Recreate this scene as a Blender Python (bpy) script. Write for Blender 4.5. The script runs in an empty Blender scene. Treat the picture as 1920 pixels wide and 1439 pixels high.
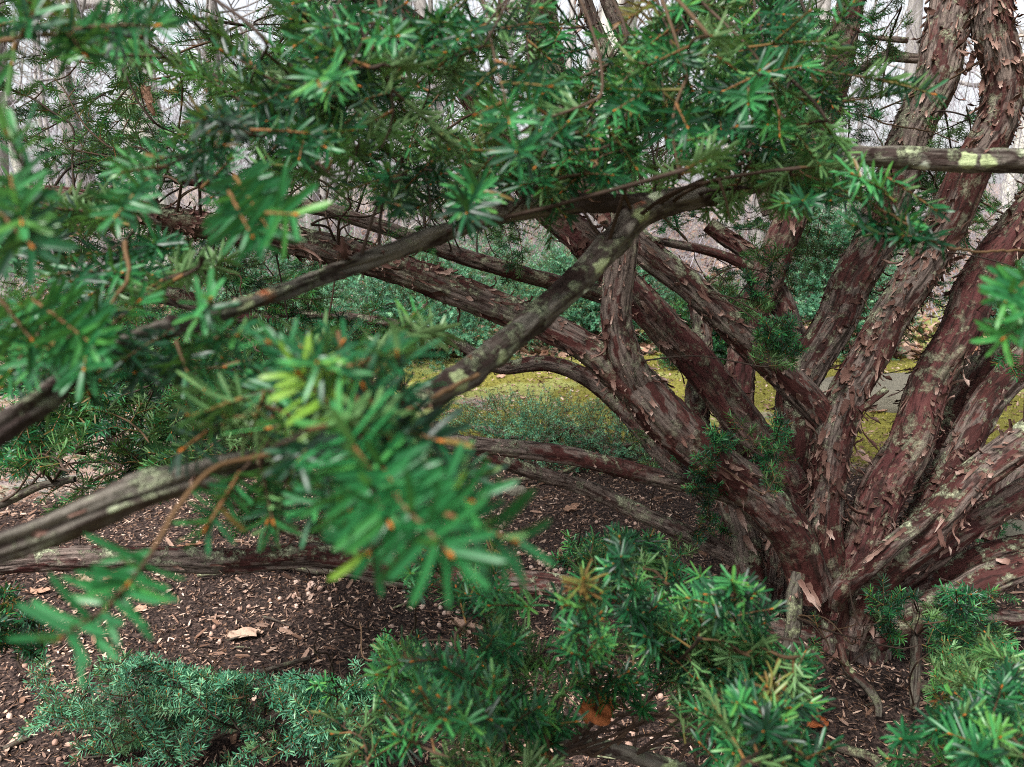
import bpy, math, random
import numpy as np
from mathutils import Vector
rng = np.random.default_rng(7); random.seed(7)
SC = bpy.context.scene
# ---------------------------------------------------------------- camera
W0, H0, F = 1920.0, 1439.0, 1480.0
CAMH, PITCH = 1.30, math.radians(11.1)
cam_d = bpy.data.cameras.new('camera'); cam = bpy.data.objects.new('camera', cam_d)
SC.collection.objects.link(cam); SC.camera = cam
cam.location = (0, 0, CAMH); cam.rotation_euler = (math.pi/2 - PITCH, 0, 0)
cam_d.sensor_width = 36; cam_d.lens = F/W0*36; cam_d.clip_start = 0.02; cam_d.clip_end = 900
cam_d.dof.use_dof = True; cam_d.dof.focus_distance = 1.9; cam_d.dof.aperture_fstop = 8.0
# ---------------------------------------------------------------- light
SUN_EL, SUN_AZ = math.radians(52), math.radians(215)
wd = bpy.data.worlds.new('World'); SC.world = wd; wd.use_nodes = True
nt = wd.node_tree; bg = nt.nodes['Background']
sky = nt.nodes.new('ShaderNodeTexSky'); sky.sky_type = 'NISHITA'; sky.sun_disc = False
sky.sun_elevation = SUN_EL; sky.sun_rotation = SUN_AZ; sky.air_density = 1.0; sky.dust_density = 4.0; sky.ozone_density = 1.0
hs = nt.nodes.new('ShaderNodeHueSaturation'); hs.inputs['Saturation'].default_value = 0.24; hs.inputs['Value'].default_value = 1.0
nt.links.new(sky.outputs[0], hs.inputs['Color']); nt.links.new(hs.outputs[0], bg.inputs[0])
bg.inputs[1].default_value = 0.07
sl = bpy.data.lights.new('sun', 'SUN'); sl.energy = 2.0; sl.angle = math.radians(10); sl.color = (1, .96, .92)
so = bpy.data.objects.new('sun', sl); SC.collection.objects.link(so)
# sun direction: from azimuth (sky rotation is clockwise from +Y)
sd = Vector((math.sin(SUN_AZ)*math.cos(SUN_EL), math.cos(SUN_AZ)*math.cos(SUN_EL), math.sin(SUN_EL)))
so.rotation_euler = sd.to_track_quat('Z', 'Y').to_euler()
SC.view_settings.view_transform = 'Standard'; SC.view_settings.look = 'None'
SC.view_settings.exposure = 2.2; SC.view_settings.gamma = 1
cy = SC.cycles
cy.max_bounces = 6; cy.diffuse_bounces = 2; cy.glossy_bounces = 2; cy.transmission_bounces = 2; cy.transparent_max_bounces = 4
cy.use_denoising = False; cy.use_adaptive_sampling = False; cy.filter_width = 1.0; cy.caustics_reflective = False; cy.caustics_refractive = False
cy.sample_clamp_indirect = 6.0

# ---------------------------------------------------------------- maths helpers
CP, SP = math.cos(PITCH), math.sin(PITCH)
CF = np.array([0, CP, -SP]); CU = np.array([0, SP, CP]); CR = np.array([1., 0, 0]); CO = np.array([0, 0, CAMH])
def P(px, py, d):
    """point of the place seen in direction (px,py) at forward distance d metres"""
    return CO + CF*d + CR*((px-W0/2)/F*d) + CU*((H0/2-py)/F*d)
def nrm(a): return a/np.maximum(np.linalg.norm(a, axis=-1, keepdims=True), 1e-9)
def hsh(*a):
    h = np.zeros(np.broadcast(*a).shape, dtype=np.uint64)
    for i, x in enumerate(a):
        h = (h ^ (np.asarray(x).astype(np.int64).astype(np.uint64)*np.uint64(0x9E3779B97F4A7C15+2*i*7919)))
        h = (h ^ (h >> np.uint64(29)))*np.uint64(0xBF58476D1CE4E5B9); h = h ^ (h >> np.uint64(32))
    return (h & np.uint64(0xFFFFFF)).astype(np.float64)/float(0xFFFFFF)
def noise3(p, seed=0):
    i = np.floor(p); f = p-i; f = f*f*(3-2*f); i = i.astype(np.int64); r = 0
    for dx in (0, 1):
        for dy in (0, 1):
            for dz in (0, 1):
                w = (f[..., 0] if dx else 1-f[..., 0])*(f[..., 1] if dy else 1-f[..., 1])*(f[..., 2] if dz else 1-f[..., 2])
                r = r + w*hsh(i[..., 0]+dx, i[..., 1]+dy, i[..., 2]+dz+seed*131)
    return r
def fbm(p, o=4, seed=0):
    r = 0; a = .5
    for k in range(o): r = r + a*noise3(p*2**k, seed+k*17); a *= .5
    return r
def sst(a, b, x): t = np.clip((x-a)/(b-a), 0, 1); return t*t*(3-2*t)
def rot(v, k, a):
    k = nrm(np.asarray(k)); return v*math.cos(a)+np.cross(k, v)*math.sin(a)+k*np.dot(k, v)*(1-math.cos(a))
def srgb(r, g, b):
    f = lambda c: (c/255/12.92) if c/255 <= .04045 else ((c/255+.055)/1.055)**2.4
    return (f(r), f(g), f(b), 1)
# ---------------------------------------------------------------- ground height
BASE = np.array([0.93, 2.0])
def gz(x, y):
    x = np.asarray(x, float); y = np.asarray(y, float)
    p = np.stack([x, y, 0*x], -1)
    z = .10*(fbm(p*.45, 3, 5)-.45)*np.clip(y/4, .3, 2.5)
    z = z + .03*(fbm(p*2.6, 3, 9)-.45)
    r = np.hypot(x-BASE[0], y-BASE[1]); z = z+.09*np.exp(-(r/.5)**2)
    z = z + 2.4*sst(9, 40, y)*1.0 + 5*sst(35, 120, y)
    return z
def ground_at(px, py):
    dr = CF+CR*((px-W0/2)/F)+CU*((H0/2-py)/F); t = .6
    for _ in range(900):
        q = CO+dr*t
        if q[2] <= gz(q[0], q[1]): break
        t += max(.004, (q[2]-float(gz(q[0], q[1])))*.4)
    return CO+dr*t
# ---------------------------------------------------------------- mesh helpers
def tag(o, label=None, cat=None, group=None, kind=None):
    if label: o['label'] = label
    if cat: o['category'] = cat
    if group: o['group'] = group
    if kind: o['kind'] = kind
    return o
def empty(name, loc, label, cat, group=None):
    o = bpy.data.objects.new(name, None); SC.collection.objects.link(o); o.location = loc; o.empty_display_size = .1
    return tag(o, label, cat, group)
def link(name, me, parent=None, loc=None):
    o = bpy.data.objects.new(name, me); SC.collection.objects.link(o)
    if parent is not None:
        o.parent = parent
        pw = Vector((0, 0, 0)); q = parent
        while q is not None: pw += q.location; q = q.parent
        o.location = -pw if loc is None else Vector(loc)-pw
    elif loc is not None: o.location = loc
    return o
def qmesh(name, V, Q, mats, attrs=None, midx=None, smooth=True):
    V = np.ascontiguousarray(V, dtype=np.float32); Q = np.ascontiguousarray(Q, dtype=np.int32)
    me = bpy.data.meshes.new(name); me.vertices.add(len(V)); me.vertices.foreach_set('co', V.ravel())
    me.loops.add(Q.size); me.loops.foreach_set('vertex_index', Q.ravel())
    me.polygons.add(len(Q)); me.polygons.foreach_set('loop_start', np.arange(0, Q.size, 4, dtype=np.int32))
    try: me.polygons.foreach_set('loop_total', np.full(len(Q), 4, dtype=np.int32))
    except Exception: pass
    for m in mats: me.materials.append(m)
    if midx is not None: me.polygons.foreach_set('material_index', np.asarray(midx, dtype=np.int32))
    for k, a in (attrs or {}).items():
        a = np.asarray(a, dtype=np.float32)
        if a.ndim == 2: at = me.attributes.new(k, 'FLOAT_VECTOR', 'POINT'); at.data.foreach_set('vector', a.ravel())
        else: at = me.attributes.new(k, 'FLOAT', 'POINT'); at.data.foreach_set('value', a)
    me.update(calc_edges=True)
    me.polygons.foreach_set('use_smooth', np.full(len(Q), smooth))
    return me
class MB:
    def __init__(s): s.V = []; s.Q = []; s.A = {}; s.M = []; s.n = 0
    def add(s, V, Q, mi=0, **at):
        V = np.asarray(V).reshape(-1, 3)
        if len(V) == 0: return
        s.V.append(V); s.Q.append(np.asarray(Q)+s.n); s.M.append(np.full(len(Q), mi)); s.n += len(V)
        for k, a in at.items(): s.A.setdefault(k, []).append(np.asarray(a))
    def build(s, name, mats, parent=None, loc=None, smooth=True):
        if not s.V: return None
        V = np.concatenate(s.V)
        me = qmesh(name, V, np.concatenate(s.Q), mats, {k: np.concatenate(a) for k, a in s.A.items()}, np.concatenate(s.M), smooth)
        return link(name, me, parent, loc)
# ---------------------------------------------------------------- materials
def mat(name, rough=.8, spec=.3):
    m = bpy.data.materials.new(name); m.use_nodes = True; n = m.node_tree.nodes
    b = n['Principled BSDF']; b.inputs['Roughness'].default_value = rough; b.inputs['Specular IOR Level'].default_value = spec
    return m, m.node_tree, b
def N(t, ty, **kw):
    n = t.nodes.new(ty)
    for k, v in kw.items():
        if k in n.inputs.keys() if hasattr(n.inputs, 'keys') else False: n.inputs[k].default_value = v
        else: setattr(n, k, v)
    return n
def attr(t, name, vec=False):
    a = t.nodes.new('ShaderNodeAttribute'); a.attribute_name = name; return a.outputs['Vector' if vec else 'Fac']
def ramp(t, src, stops, interp='LINEAR'):
    r = t.nodes.new('ShaderNodeValToRGB'); r.color_ramp.interpolation = interp; e = r.color_ramp.elements
    while len(e) < len(stops): e.new(.5)
    for x, (p, c) in zip(e, stops): x.position = p; x.color = c
    t.links.new(src, r.inputs[0]); return r.outputs[0]
def noise(t, vec, scale, detail=4, rough=.55, dist=0):
    n = t.nodes.new('ShaderNodeTexNoise'); n.inputs['Scale'].default_value = scale; n.inputs['Detail'].default_value = detail
    n.inputs['Roughness'].default_value = rough; n.inputs['Distortion'].default_value = dist
    if vec is not None: t.links.new(vec, n.inputs['Vector'])
    return n.outputs['Fac']
def mix(t, fac, a, b, blend='MIX'):
    m = t.nodes.new('ShaderNodeMix'); m.data_type = 'RGBA'; m.blend_type = blend
    for s, v in ((m.inputs[0], fac), (m.inputs[6], a), (m.inputs[7], b)):
        if isinstance(v, (int, float)): s.default_value = v
        elif isinstance(v, tuple): s.default_value = v
        else: t.links.new(v, s)
    return m.outputs[2]
def math_(t, op, a, b=0., c=0.):
    m = t.nodes.new('ShaderNodeMath'); m.operation = op
    for s, v in zip(m.inputs, (a, b, c)):
        if isinstance(v, (int, float)): s.default_value = v
        else: t.links.new(v, s)
    return m.outputs[0]
def mapr(t, v, a, b, c=0., d=1.):
    m = t.nodes.new('ShaderNodeMapRange'); t.links.new(v, m.inputs[0])
    for i, x in enumerate((a, b, c, d)): m.inputs[i+1].default_value = x
    return m.outputs[0]
def bump(t, b, h, dist, strength=1.):
    n = t.nodes.new('ShaderNodeBump'); n.inputs['Distance'].default_value = dist; n.inputs['Strength'].default_value = strength
    t.links.new(h, n.inputs['Height']); t.links.new(n.outputs[0], b.inputs['Normal'])
def objco(t): return t.nodes.new('ShaderNodeTexCoord').outputs['Object']
def upness(t):
    g = t.nodes.new('ShaderNodeNewGeometry'); s = t.nodes.new('ShaderNodeSeparateXYZ'); t.links.new(g.outputs['Normal'], s.inputs[0]); return s.outputs['Z']
def geo(t): return t.nodes.new('ShaderNodeNewGeometry')

def needle_mat(name, stops, tr=.25):
    m, t, b = mat(name, .38, .28)
    c = ramp(t, attr(t, 'rnd'), stops)
    # paler yellow-green underside
    g = geo(t); under = mix(t, .45, c, srgb(120, 150, 95))
    c2 = mix(t, g.outputs['Backfacing'], c, under)
    t.links.new(c2, b.inputs['Base Color'])
    tl = t.nodes.new('ShaderNodeBsdfTranslucent'); t.links.new(mix(t, .35, c, srgb(110, 150, 50)), tl.inputs['Color'])
    mx = t.nodes.new('ShaderNodeMixShader'); mx.inputs[0].default_value = tr
    t.links.new(b.outputs[0], mx.inputs[1]); t.links.new(tl.outputs[0], mx.inputs[2])
    t.links.new(mx.outputs[0], t.nodes['Material Output'].inputs['Surface'])
    return m
M = {}
M['needle'] = needle_mat('yew_needle', [(0, srgb(6, 22, 15)), (.3, srgb(12, 44, 28)), (.6, srgb(24, 78, 45)), (.85, srgb(54, 118, 64)), (.965, srgb(76, 118, 48)), (.985, srgb(96, 86, 44)), (1, srgb(92, 56, 34))])
M['needle_light'] = needle_mat('young_yew_needle', [(0, srgb(18, 70, 38)), (.5, srgb(34, 98, 52)), (.9, srgb(66, 124, 52)), (1, srgb(100, 130, 44))], .3)
M['needle_blue'] = needle_mat('blue_green_needle', [(0, srgb(20, 56, 42)), (.4, srgb(46, 98, 72)), (.8, srgb(86, 140, 106)), (1, srgb(120, 160, 118))])
def twig_mat():
    m, t, b = mat('twig_bark', .75, .15)
    c = ramp(t, attr(t, 'rnd'), [(0, srgb(40, 32, 28)), (.35, srgb(56, 44, 36)), (.6, srgb(78, 60, 40)), (.8, srgb(98, 66, 38)), (1, srgb(64, 76, 36))])
    bud = ramp(t, attr(t, 'tt'), [(0, (0, 0, 0, 1)), (.9, (0, 0, 0, 1)), (.93, (1, 1, 1, 1)), (1, (1, 1, 1, 1))])
    t.links.new(mix(t, bud, c, srgb(136, 78, 30)), b.inputs['Base Color']); return m
M['twig'] = twig_mat()
def bark_mat(name, fresh, mid, old, lich=.5, lc=(150, 156, 128), agebias=0., mossy=0.):
    m, t, b = mat(name, .72, .15)
    bc = attr(t, 'bc', True); cell = attr(t, 'rnd'); age = attr(t, 'age'); edge = attr(t, 'edge')
    mp = t.nodes.new('ShaderNodeMapping'); mp.inputs['Scale'].default_value = (1, 1, .16); t.links.new(bc, mp.inputs[0])
    grain = noise(t, mp.outputs[0], 130, 6, .6); grain2 = noise(t, mp.outputs[0], 34, 5, .6, .6)
    spk = noise(t, bc, 55, 5, .65); big = noise(t, bc, 9, 3, .5)
    c_f = ramp(t, math_(t, 'ADD', math_(t, 'MULTIPLY', grain2, .6), math_(t, 'MULTIPLY', cell, .45)),
               [(.15, srgb(*[int(x*.55) for x in fresh])), (.5, srgb(*fresh)), (.8, srgb(*mid))])
    c_o = ramp(t, grain, [(.25, srgb(*[int(x*.42) for x in old])), (.5, srgb(*[int(x*.78) for x in old])), (.72, srgb(*old))])
    f = mapr(t, math_(t, 'ADD', math_(t, 'ADD', age, math_(t, 'MULTIPLY', math_(t, 'SUBTRACT', spk, .5), .9)), agebias), .30, .78)
    c = mix(t, f, c_f, c_o)
    c = mix(t, math_(t, 'MULTIPLY', mapr(t, edge, .55, .0), .8), c, srgb(30, 18, 15))  # dirt in the cracks, darkened to paint shade between plates into the colour
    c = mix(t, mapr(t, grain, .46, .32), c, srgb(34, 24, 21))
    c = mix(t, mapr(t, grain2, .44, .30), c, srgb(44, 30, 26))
    # lichen and moss grow on the sides that face the sky
    up = mapr(t, upness(t), -.15, .8)
    ln = mapr(t, math_(t, 'ADD', math_(t, 'MULTIPLY', noise(t, bc, 28, 6, .7), 1.), math_(t, 'MULTIPLY', big, .5)), .77, .88)
    lf = math_(t, 'MULTIPLY', math_(t, 'MULTIPLY', ln, math_(t, 'ADD', math_(t, 'MULTIPLY', up, .8), .2)), lich)
    lcol = ramp(t, noise(t, bc, 160, 3), [(.35, srgb(*[int(x*.6) for x in lc])), (.6, srgb(*lc)), (.8, srgb(*[min(255, int(x*1.2)) for x in lc]))])
    c = mix(t, lf, c, lcol)
    if mossy:
        bw = t.nodes.new('ShaderNodeTexVoronoi'); bw.inputs['Scale'].default_value = 30; ad = t.nodes.new('ShaderNodeVectorMath'); ad.operation = 'ADD'
        nn = t.nodes.new('ShaderNodeTexNoise'); nn.inputs['Scale'].default_value = 60; t.links.new(bc, nn.inputs['Vector']); sc_ = t.nodes.new('ShaderNodeVectorMath'); sc_.operation = 'SCALE'; sc_.inputs[3].default_value = .02
        t.links.new(nn.outputs['Color'], sc_.inputs[0]); t.links.new(bc, ad.inputs[0]); t.links.new(sc_.outputs[0], ad.inputs[1]); t.links.new(ad.outputs[0], bw.inputs['Vector'])
        sp_ = t.nodes.new('ShaderNodeSeparateColor'); t.links.new(bw.outputs['Color'], sp_.inputs[0])
        on = math_(t, 'MULTIPLY', math_(t, 'GREATER_THAN', sp_.outputs[0], .62), mapr(t, bw.outputs['Distance'], .42, .3))
        c = mix(t, math_(t, 'MULTIPLY', on, .85), c, ramp(t, sp_.outputs[1], [(.0, srgb(120, 132, 92)), (.5, srgb(150, 162, 120)), (1, srgb(186, 194, 180))]))
        og = mapr(t, noise(t, bc, 13, 4, .6), .66, .74); c = mix(t, math_(t, 'MULTIPLY', og, mapr(t, grain2, .35, .5)), c, srgb(136, 74, 46))
    t.links.new(c, b.inputs['Base Color'])
    b.inputs['Roughness'].default_value = .7
    h = math_(t, 'ADD', math_(t, 'MULTIPLY', grain, .8), math_(t, 'MULTIPLY', spk, 1.))
    h = math_(t, 'ADD', h, math_(t, 'MULTIPLY', grain2, .8))
    h = math_(t, 'ADD', h, math_(t, 'MULTIPLY', lf, .8))
    bump(t, b, h, .0045, 1.)
    return m
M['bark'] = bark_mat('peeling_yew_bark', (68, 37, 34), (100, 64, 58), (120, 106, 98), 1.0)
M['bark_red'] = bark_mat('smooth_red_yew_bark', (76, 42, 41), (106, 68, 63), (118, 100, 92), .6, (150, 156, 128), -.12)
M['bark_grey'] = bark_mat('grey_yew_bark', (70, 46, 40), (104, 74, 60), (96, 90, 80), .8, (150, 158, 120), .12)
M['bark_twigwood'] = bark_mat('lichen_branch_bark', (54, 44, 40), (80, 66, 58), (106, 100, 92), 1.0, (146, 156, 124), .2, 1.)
def flake_mat():
    m, t, b = mat('loose_bark_flake', .8, .12)
    bc = attr(t, 'bc', True); mp = t.nodes.new('ShaderNodeMapping'); mp.inputs['Scale'].default_value = (1, 1, .2); t.links.new(bc, mp.inputs[0])
    g = noise(t, mp.outputs[0], 120, 5)
    c = ramp(t, math_(t, 'ADD', math_(t, 'MULTIPLY', attr(t, 'rnd'), .65), math_(t, 'MULTIPLY', g, .4)),
             [(.1, srgb(54, 36, 32)), (.4, srgb(88, 64, 56)), (.65, srgb(126, 102, 92)), (.98, srgb(178, 158, 148))])
    t.links.new(c, b.inputs['Base Color']); bump(t, b, g, .001); return m
M['flake'] = flake_mat()

# ---------------------------------------------------------------- tubes
def catmull(pts, rad, step):
    pts = np.asarray(pts, float); rad = np.asarray(rad, float)
    p = np.vstack([2*pts[0]-pts[1], pts, 2*pts[-1]-pts[-2]]); r = np.concatenate([[rad[0]], rad, [rad[-1]]])
    O = []; R = []
    for i in range(1, len(p)-2):
        L = np.linalg.norm(p[i+1]-p[i]); n = max(2, int(L/step))
        t = np.linspace(0, 1, n, endpoint=False)[:, None]
        O.append(.5*((2*p[i])+(-p[i-1]+p[i+1])*t+(2*p[i-1]-5*p[i]+4*p[i+1]-p[i+2])*t**2+(-p[i-1]+3*p[i]-3*p[i+1]+p[i+2])*t**3))
        R.append((r[i]+(r[i+1]-r[i])*(t*t*(3-2*t)))[:, 0])
    O.append(p[-2][None]); R.append(r[-2:-1]); return np.concatenate(O), np.concatenate(R)
def frames(C):
    T = nrm(np.gradient(C, axis=0)); n = len(C); S = np.zeros((n, 3))
    a = np.array([0, 0, 1.]) if abs(T[0][2]) < .9 else np.array([1., 0, 0])
    s = nrm(np.cross(T[0], a))
    for i in range(n):
        s = s-T[i]*np.dot(s, T[i]); s = s/np.linalg.norm(s); S[i] = s
    return T, S, np.cross(T, S)
def tube_q(n, k, caps=False):
    i = np.arange(n-1)[:, None]*k; j = np.arange(k)[None]; j2 = (j+1) % k
    return np.stack([i+j, i+j2, i+k+j2, i+k+j], -1).reshape(-1, 4)
def simple_tube(mb, C, R, k=6, rnd=.3, tt=None, mi=0, extra=True, lump=0.):
    T, S, B = frames(C); th = np.arange(k)/k*2*np.pi
    R = np.asarray(R); Rk = R[:, None]*np.ones(k)
    if lump: Rk = Rk*(1+lump*(noise3(np.stack([np.cos(th)[None]*1.2+0*Rk, np.sin(th)[None]*1.2+0*Rk, (np.arange(len(C))*.45)[:, None]+0*Rk], -1), int(rnd*97))-.5))
    V = C[:, None]+S[:, None]*(np.cos(th)[None, :, None]*Rk[..., None])+B[:, None]*(np.sin(th)[None, :, None]*Rk[..., None])
    n = len(C); s = np.concatenate([[0], np.cumsum(np.linalg.norm(np.diff(C, axis=0), axis=1))])
    bc = np.stack([np.cos(th)[None]*Rk+rnd*3.1, np.sin(th)[None]*Rk+rnd*7.7, s[:, None]+0*Rk], -1)
    if tt is None: tt = np.zeros(n)
    o = np.ones((n, k))
    mb.add(V, tube_q(n, k), mi, rnd=(o*rnd).ravel(), tt=(o*np.asarray(tt)[:, None]).ravel(), bc=bc.reshape(-1, 3), age=(o*.55).ravel(), edge=o.ravel())
# ---------------------------------------------------------------- bark stems
def voro(a, b, na, seed):
    ia = np.floor(a).astype(int); ib = np.floor(b).astype(int)
    f1 = np.full(a.shape, 9.); f2 = f1.copy(); cid = np.zeros(a.shape)
    for da in (-1, 0, 1):
        for db in (-1, 0, 1):
            ca = ia+da; cb = ib+db; m = np.mod(ca, na)
            x = ca+.15+.7*hsh(m, cb, seed+0*cb); y = cb+.15+.7*hsh(m, cb, seed+7+0*cb)
            d = np.hypot(a-x, b-y); c = hsh(m, cb, seed+13+0*cb); nr = d < f1
            f2 = np.where(nr, f1, np.minimum(f2, d)); cid = np.where(nr, c, cid); f1 = np.where(nr, d, f1)
    return f1, f2, cid
STEMS = []; CL = {}
def wf(w): return .88-.20*min(1, max(0, (w-50)/50))
def stem(parent, pts, seed, name='stem', material='bark', flakes=1., res=.0045, age=0., plate=1., flute=.10, rseg=None, px=True, longf=.15, wsc=1.):
    """pts: (px,py,depth,width_px) along a limb"""
    if px:
        C0 = [P(a[0], a[1], a[2]) for a in pts]; R0 = [a[3]*wf(a[3])*wsc*a[2]/F/2 for a in pts]
    else: C0 = [a[:3] for a in pts]; R0 = [a[3] for a in pts]
    C, R = catmull(C0, R0, res*1.5)
    n = len(C); s = np.concatenate([[0], np.cumsum(np.linalg.norm(np.diff(C, axis=0), axis=1))])
    # gentle wander
    w = np.stack([noise3(np.stack([s*5, 0*s+k, 0*s+seed], -1), 3)-.5 for k in range(3)], -1)
    C = C+w*R[:, None]*.5
    CL.setdefault(parent.name, []).append(C); T, S, B = frames(C); rm = R.mean()
    k = int(np.clip(2*np.pi*rm/res, 14, 130)); th = np.arange(k)/k*2*np.pi
    ct = np.cos(th)[None]+0*R[:, None]; st_ = np.sin(th)[None]+0*R[:, None]; sv = s[:, None]+0*ct
    q = np.stack([ct*.9, st_*.9, sv*2.2+seed*5.3], -1)
    lobes = (fbm(q, 3, seed)-.45)*2*flute
    circ = 2*np.pi*rm
    na = max(3, round(circ/.034))
    wq = np.stack([ct*rm*28, st_*rm*28, sv*16+seed], -1)
    wa = (fbm(wq, 3, 31)-.45)*1.5; wb = (fbm(wq, 3, 47)-.45)*1.2
    f1, f2, cid = voro(th[None]/(2*np.pi)*na+wa*.8, sv/.13+wb*1.3, na, seed*3+1)
    na2 = max(5, round(circ/.014)); g1, g2, cid2 = voro(th[None]/(2*np.pi)*na2+wa*1.2, sv/.05+wb*2., na2, seed*3+2)
    agen = fbm(np.stack([ct*rm*9, st_*rm*9, sv*3.2+seed*9], -1), 4, 77)
    ag = np.clip((agen-.46)*2.6+.5+age+(cid-.5)*1.5+(cid2-.5)*.9, 0, 1)
    sc = np.clip(rm/.05, .35, 1.1)*plate
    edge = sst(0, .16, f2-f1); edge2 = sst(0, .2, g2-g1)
    h = ((cid-.75)*.0058*edge+((cid2-.6)*.0028*edge2)*ag+(noise3(np.stack([ct*rm*150, st_*rm*150, sv*40], -1), 5)-.5)*.0016)*sc
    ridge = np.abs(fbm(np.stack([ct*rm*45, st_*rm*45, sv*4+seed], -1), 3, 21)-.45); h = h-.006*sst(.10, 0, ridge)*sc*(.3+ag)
    Rk = R[:, None]*(1+lobes)+h
    V = C[:, None]+S[:, None]*(ct*Rk)[..., None]+B[:, None]*(st_*Rk)[..., None]
    bc = np.stack([ct*Rk+seed*1.7, st_*Rk+seed*.9, sv], -1)
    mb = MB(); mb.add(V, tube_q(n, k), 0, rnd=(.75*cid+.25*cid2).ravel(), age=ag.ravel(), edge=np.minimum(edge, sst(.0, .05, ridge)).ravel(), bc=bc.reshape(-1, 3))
    # closed far end
    # peeling flakes
    area = float(np.sum(np.diff(s)*2*np.pi*R[:-1])); nf = int(area*1700*flakes)
    if nf:
        r2 = np.random.default_rng(seed+100)
        ii = r2.integers(2, max(3, n-8), nf); jj = r2.integers(0, k, nf)
        # flakes come in patches
        keep = (agen[ii, jj] > .38)&(r2.random(nf) < .9); ii = ii[keep]; jj = jj[keep]; nf = len(ii)
        pos = V[ii, jj]; out = nrm(S[ii]*ct[ii, jj][:, None]+B[ii]*st_[ii, jj][:, None]); ax = T[ii].copy()
        dn = np.where((ax[:, 2] > 0), -1., 1.); flip = np.where(r2.random(nf) < .2, -1, 1); ax = ax*(dn*flip)[:, None]
        side = nrm(np.cross(out, ax)); tw = r2.normal(0, .22, nf)[:, None]; ax = nrm(ax+side*tw); side = nrm(np.cross(out, ax))
        sz = np.clip(rm/.045, .5, 1.15)
        L = r2.gamma(1.7, .0078, nf)*sz+.007; big = r2.random(nf) < longf*.35; L = np.where(big, L*1.9+.008, L); L = np.minimum(L, .10)
        Wd = (np.minimum(L*.85, .004+r2.random(nf)**1.7*.015))*sz
        lift = r2.uniform(.08, 1.02, nf)**2.; curl = r2.uniform(-.4, .8, nf)
        flake_geo(mb, pos-out*.001, ax, side, out, L, Wd, lift, curl, r2, 1)
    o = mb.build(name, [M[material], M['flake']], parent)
    STEMS.append((V.reshape(-1, 3), np.repeat(T, k, 0), o))
    return C, R
def flake_geo(mb, pos, ax, side, out, L, Wd, lift, curl, r2, mi=0, nu=6, nv=4):
    n = len(pos)
    if n == 0: return
    u = np.linspace(0, 1, nu)[None, :, None]; v = np.linspace(-1, 1, nv)[None, None, :]
    prof = (1-.35*u**3)*(1+.0*v)
    jag = 1+r2.uniform(-.3, .3, (n, nu, 1))
    ul = u+(r2.uniform(-.22, .22, (n, 1, nv))*(u > .9))-.15*np.abs(v)*u
    # path bends away from the stem: angle grows along the flake
    ang = (lift[:, None, None]*u**1.2*1.15+curl[:, None, None]*u**3*1.2)
    a = L[:, None, None]*(ul*np.cos(ang*.55)); o = L[:, None, None]*(np.abs(ul)*np.sin(ang*.6))
    cross = (v**2)*Wd[:, None, None]*(.35*(r2.random((n, 1, 1))-.25))*u*2
    X = Wd[:, None, None]*prof*jag*v*.5
    V = pos[:, None, None]+ax[:, None, None]*a[..., None]+out[:, None, None]*(o+cross+.0006)[..., None]+side[:, None, None]*X[..., None]
    i = (np.arange(n)*nu*nv)[:, None, None]; g = np.arange(nu-1)[None, :, None]*nv; h = np.arange(nv-1)[None, None]
    q = np.stack([i+g+h, i+g+h+1, i+g+nv+h+1, i+g+nv+h], -1).reshape(-1, 4)
    rv = r2.random(n)[:, None, None]*(.35+.75*u)+0*V[..., 0]
    bc = np.stack([X+r2.random((n, 1, 1)), X*0+r2.random((n, 1, 1)), a+0*X], -1)
    o1 = np.ones(V[..., 0].size); mb.add(V, q, mi, rnd=rv.ravel(), age=o1, edge=o1, bc=bc.reshape(-1, 3))
# ---------------------------------------------------------------- needles
LOD = {3: ([0, .10, .5, .88, 1.], [.45, .95, 1., .9, .1]), 2: ([0, .15, .82, 1.], [.55, 1., .95, .15]), 1: ([0, .5, 1.], [.7, 1, .15])}
def needles(mb, B, D, Nn, L, Wd, bend, rnd, lod):
    ts, ws = LOD[lod]; ts = np.array(ts); ws = np.array(ws); n = len(B); m = len(ts)
    S = nrm(np.cross(D, Nn)); Nn = nrm(np.cross(S, D))
    C = B[:, None]+D[:, None]*(L[:, None]*ts)[..., None]+Nn[:, None]*((bend*L)[:, None]*ts**2)[..., None]
    hw = (Wd[:, None]*ws)[..., None]*S[:, None]*.5
    if lod >= 2:
        up = Nn[:, None]*((Wd[:, None]*ws)*.16)[..., None]
        V = np.stack([C-hw+up, C, C+hw+up], 2); c = 3
    else: V = np.stack([C-hw, C+hw], 2); c = 2
    i = (np.arange(n)*m*c)[:, None, None]; g = np.arange(m-1)[None, :, None]*c; h = np.arange(c-1)[None, None]
    q = np.stack([i+g+h, i+g+h+1, i+g+c+h+1, i+g+c+h], -1).reshape(-1, 4)
    mb.add(V, q, 0, rnd=np.repeat(rnd, m*c))
KEEP = []
def keep(depth, rad, p, *pts): KEEP.append((depth, rad, p, np.array(pts, float)))
def pruned(q, r):
    rel = q-CO; d = rel@CF
    if d < .05: return False
    x = W0/2+rel@CR/d*F; y = H0/2-rel@CU/d*F; c = np.array([x, y])
    for dep, rad, pr, pl in KEEP:
        if d > dep: continue
        a = pl[:-1]; b = pl[1:]; ab = b-a; t = np.clip(((c-a)*ab).sum(1)/(ab*ab).sum(1), 0, 1); dd = np.linalg.norm(c-a-ab*t[:, None], axis=1).min()
        if dd < rad and r.random() < pr: return True
    return False
keep(.8, 55, .9, (930, 400), (820, 450), (640, 510), (520, 550), (300, 610))
keep(.9, 62, .95, (1240, 400), (1130, 480), (990, 610), (880, 700))
keep(.95, 34, .85, (1640, 298), (1950, 300))
keep(.5, 55, .9, (470, 875), (250, 930), (-50, 1050))
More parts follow.
